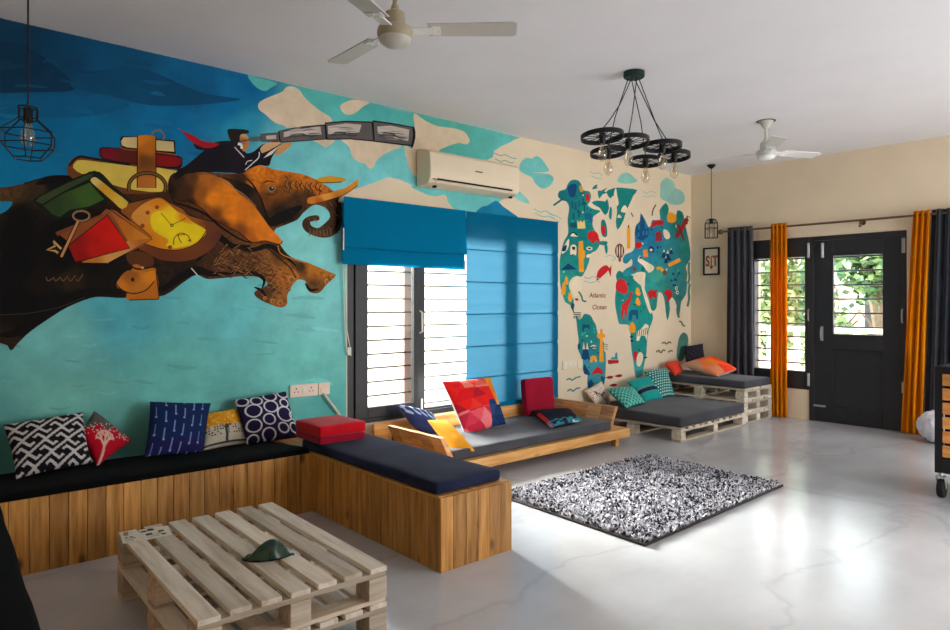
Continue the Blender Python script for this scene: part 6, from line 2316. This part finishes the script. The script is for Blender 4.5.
# ------------------------------------------------------------------ rug
def rug():
    A, B, C_, D = Vector((3.27, 2.26, 0)), Vector((5.14, 2.31, 0)), Vector((5.20, 3.575, 0)), Vector((3.33, 3.56, 0))
    t = thing('shaggy_rug', 'black and white flecked shaggy rug on the marble floor', 'rug', ((A + C_) / 2), 0)
    b = MB()
    n = 1
    vs = [A, B, C_, D]
    b.add([v + Vector((0, 0, 0.001)) for v in vs] + [v + Vector((0, 0, 0.016)) for v in vs], [(3, 2, 1, 0), (4, 5, 6, 7), (0, 1, 5, 4), (1, 2, 6, 5), (2, 3, 7, 6), (3, 0, 4, 7)], 0.5)
    b.build('rug_backing', M['rug_edge'], t, bevel=0.004)
    rr = random.Random(11)
    m = MB()
    verts, faces, cols = [], [], []
    light, dark = lin((226, 224, 230)), lin((58, 56, 66))
    for i in range(30000):
        u, v = rr.uniform(0.008, 0.992), rr.uniform(0.010, 0.990)
        p = A.lerp(B, u).lerp(D.lerp(C_, u), v) + Vector((0, 0, 0.014))
        a = rr.uniform(0, 2 * pi)
        ln = rr.uniform(0.016, 0.034)
        d = Vector((cos(a) * rr.uniform(0.2, 0.9), sin(a) * rr.uniform(0.2, 0.9), 0.75)).normalized()
        s = Vector((-sin(a), cos(a), 0)) * rr.uniform(0.005, 0.009)
        k = len(verts)
        verts += [p - s, p + s, p + d * ln + s * 0.8, p + d * ln - s * 0.8]
        faces.append((k, k + 1, k + 2, k + 3))
        q = 0.63 + 0.22 * noise.noise(p * 9) + 0.12 * noise.noise(p * 2.5 + Vector((3, 0, 0)))
        c = light if rr.random() < q else dark
        f = rr.uniform(0.75, 1.05)
        cols += [tuple(x * f for x in c)] * 4
    m.add(verts, faces, 0.5, cols)
    o = m.build('rug_pile', M['rug_pile'], t, smooth=0, pattern=True, fix=False)
    o['kind'] = 'stuff'


rug()


# ------------------------------------------------------------------ things on the table
def leaflet(label, pts, seed, z=0.3022):
    a, b, c, d = [at_z(px, py, z) for px, py in pts]
    m = MB()
    N = 36
    rr = random.Random(seed)
    blobs = [(rr.uniform(.1, .9), rr.uniform(.1, .9), rr.uniform(.04, .10), rr.choice([(70, 60, 52), (120, 84, 50), (40, 40, 44), (150, 132, 90)])) for _ in range(7)]
    vs, fs, cs = [], [], []
    for j in range(N + 1):
        for i in range(N + 1):
            u, v = i / N, j / N
            p = a.lerp(b, u).lerp(d.lerp(c, u), v)
            p.z += 0.0012 * sin(u * 3.1)
            vs.append(p)
            col = (226, 216, 200)
            for (x, y, r, q) in blobs:
                if abs(u - x) < r * 1.3 and abs(v - y) < r:
                    col = q
            if 0.5 < v < 0.9 and int(v * N) % 3 == 0 and 0.15 < u < 0.6 and hsh(int(u * 30), j) > 0.35:
                col = (90, 84, 80)
            cs.append(lin(col))
    for j in range(N):
        for i in range(N):
            q = j * (N + 1) + i
            fs.append((q + N + 1, q + N + 2, q + 1, q))
    m.add(vs, fs, 0.5, cs)
    o = m.build('leaflet', M['paper'], pattern=True, fix=False, smooth=0)
    s = o.modifiers.new('thickness', 'SOLIDIFY')
    s.thickness = 0.0015
    s.offset = 1
    tag(o, label, 'leaflet')


leaflet('printed leaflet on the corner slat of the pallet table, left of another', [(120, 533), (137, 530.5), (142, 541.5), (122.5, 544)], 3)
leaflet('printed leaflet lying across two slats, right of another leaflet', [(138.5, 530.4), (168, 525.8), (172, 535), (143.5, 541)], 6)

M['green_glaze'] = plain('green_glaze', (6, 46, 28), 0.22, vary=0.3, scale=14, spec=0.6)


def dish():
    c = at_z(268, 557, 0.301)
    m = MB()
    n, k = 36, 14
    r_, f_ = Vector((_R[0], _R[1], 0)), Vector((_F[0], _F[1], 0))
    for s in (1, -1):
        vs, fs = [], []
        for i in range(n + 1):
            u = -1 + 2 * i / n
            w = 0.058 * (max(0, 1 - abs(u) ** 2.2)) ** 0.7 + 0.003
            for j in range(k + 1):
                v = -1 + 2 * j / k
                hgt = 0.066 * math.exp(-abs((u - 0.15) / (0.66 if u < 0.15 else 0.46)) ** 3) * max(0, 1 - v * v) ** 0.6 + 0.007 + 0.002 * sin(u * 9 + v * 3)
                lip = 0.004 * max(0, -u - 0.3) * abs(v)
                z = (hgt + lip) if s == 1 else (0.001 + 0.25 * lip)
                if abs(u) > 0.97:
                    z = 0.006 if s == 1 else 0.001
                vs.append(c + r_ * (u * 0.102 + 0.008 * v) + f_ * (v * w + 0.02 * u) + Vector((0, 0, z)))
        for i in range(n):
            for j in range(k):
                q = i * (k + 1) + j
                f = (q, q + k + 1, q + k + 2, q + 1)
                fs.append(f if s == 1 else f[::-1])
        m.add(vs, fs, 0.5)
    # edge band
    o = m.build('leaf_dish', M['green_glaze'], smooth=60)
    tag(weld(o, 0.0015), 'small glossy dark green folded dish lying on the pallet table', 'dish')


dish()


# ------------------------------------------------------------------ trolley at the right edge
def trolley():
    t = thing('slatted_trolley', 'black framed trolley with pale wood slats at the right edge', 'trolley', (5.655, 1.465, 0), -pi / 2, local=True)
    W_, D_ = 0.95, 0.55
    z0, z1 = 0.185, 0.945
    f = MB()
    for (x, y) in ((0, 0), (W_ - 0.045, 0), (0, D_ - 0.045), (W_ - 0.045, D_ - 0.045)):
        f.box((x, y, z0), (x + 0.045, y + 0.045, z1), 0.5)
    for z in (z0, z1 - 0.045):
        h = 0.105 if z == z0 else 0.045
        f.box((0.045, 0.002, z), (W_ - 0.045, 0.043, z + h), 0.5)
        f.box((0.045, D_ - 0.043, z), (W_ - 0.045, D_ - 0.002, z + h), 0.5)
        f.box((0.002, 0.045, z), (0.043, D_ - 0.045, z + h), 0.5)
        f.box((W_ - 0.043, 0.045, z), (W_ - 0.002, D_ - 0.045, z + h), 0.5)
    f.build('frame', M['black_metal'], t, bevel=0.003, smooth=0)
    MB().box((0.046, 0.046, z0 + 0.03), (W_ - 0.046, D_ - 0.046, z0 + 0.05), 0.5).build('bottom_board', M['black_metal'], t, smooth=0)
    MB().box((0.05, 0.05, z0 + 0.06), (W_ - 0.05, D_ - 0.05, z1 - 0.02), 0.5).build('dark_filler', M['black_metal'], t, smooth=0)  # added black box, blocks light so the gaps between slats stay dark
    n = 6
    step = (z1 - 0.045 - z0 - 0.105) / n
    for k in range(n):
        za = z0 + 0.105 + k * step + 0.009
        MB().box((0.0455, 0.006, za), (W_ - 0.0455, 0.026, za + step - 0.018)).build('slat', M['cart_slat'], t, bevel=0.003, smooth=0)
    for k in range(n):
        za = z0 + 0.105 + k * step + 0.009
        MB().box((0.0455, D_ - 0.026, za), (W_ - 0.0455, D_ - 0.006, za + step - 0.018)).build('slat', M['cart_slat'], t, bevel=0.003, smooth=0)
    for (x, y) in ((0.03, 0.04), (W_ - 0.07, 0.04), (0.03, D_ - 0.07), (W_ - 0.07, D_ - 0.07)):
        c = MB()
        c.cyl((x, y, 0.15), (x, y, z0), 0.014, 12)
        c.box((x - 0.03, y - 0.028, 0.148), (x + 0.03, y + 0.028, 0.156), 0.5)
        for s in (-1, 1):
            c.prism([(y - 0.022, 0.152), (y + 0.022, 0.152), (y + 0.035, 0.072), (y + 0.012, 0.06)], x + s * 0.026 - 0.002, x + s * 0.026 + 0.002, 0, 0.5)
        cm = c.build('caster', M['steel'], t, smooth=0)
        w = MB().lathe([(0.0, -0.018), (0.045, -0.018), (0.062, -0.020), (0.066, -0.012), (0.066, 0.012), (0.062, 0.020), (0.045, 0.018), (0.0, 0.018)], (x, y + 0.02, 0.0665), 28, Matrix.Rotation(pi / 2, 3, 'Y'))
        w.build('wheel', M['black_rubber'], cm)
    return t


trolley()


def bag():
    c = Vector((7.845, 2.0, 0.172))
    m = MB()
    m.ball(c, 0.172, 48, 32, (1.0, 1.12, 0.97))
    for i, p in enumerate(m.v):
        d = (p - c)
        q = d.normalized()
        k = abs(noise.noise(q * 4.0)) * 0.06 + abs(noise.noise(Vector((q.x * 12, q.y * 12, q.z * 3)) + Vector((4, 0, 0)))) * 0.07
        p2 = c + d * (1 - k * 2.2)
        p2.z = max(p2.z, 0.004)
        m.v[i] = p2
    tag(m.build('crumpled_bag', M['bag'], smooth=40), 'crumpled white plastic bag on the floor behind the trolley', 'bag')


bag()


# ------------------------------------------------------------------ sets of repeats
for o in list(scene.objects):
    if o.parent is not None or 'label' not in o:
        continue
    kind = o.name.split('.')[0]
    if kind == 'throw_pillow':
        x = o.location.x
        o['group'] = 'throw pillows on the long bench' if x < 2.6 else 'throw pillows on the daybed' if x < 5.6 else 'throw pillows on the pallet beds'
    else:
        g = {'bench': 'plank benches of the sitting corner', 'bench_pad': 'seat pads on the benches', 'mattress': 'grey mattresses along the mural wall', 'pallet_bed': 'pallet beds in the far corner',
             'leaflet': 'leaflets on the pallet table', 'roman_blind': 'roman blinds at the window', 'curtain': 'curtains on the rod', 'socket_plate': 'wall socket plates', 'ceiling_fan': 'ceiling fans',
             'cage_pendant_lamp': 'wire cage pendant lamps', 'leafy_tree': 'trees outside the door'}.get(kind)
        if g:
            o['group'] = g
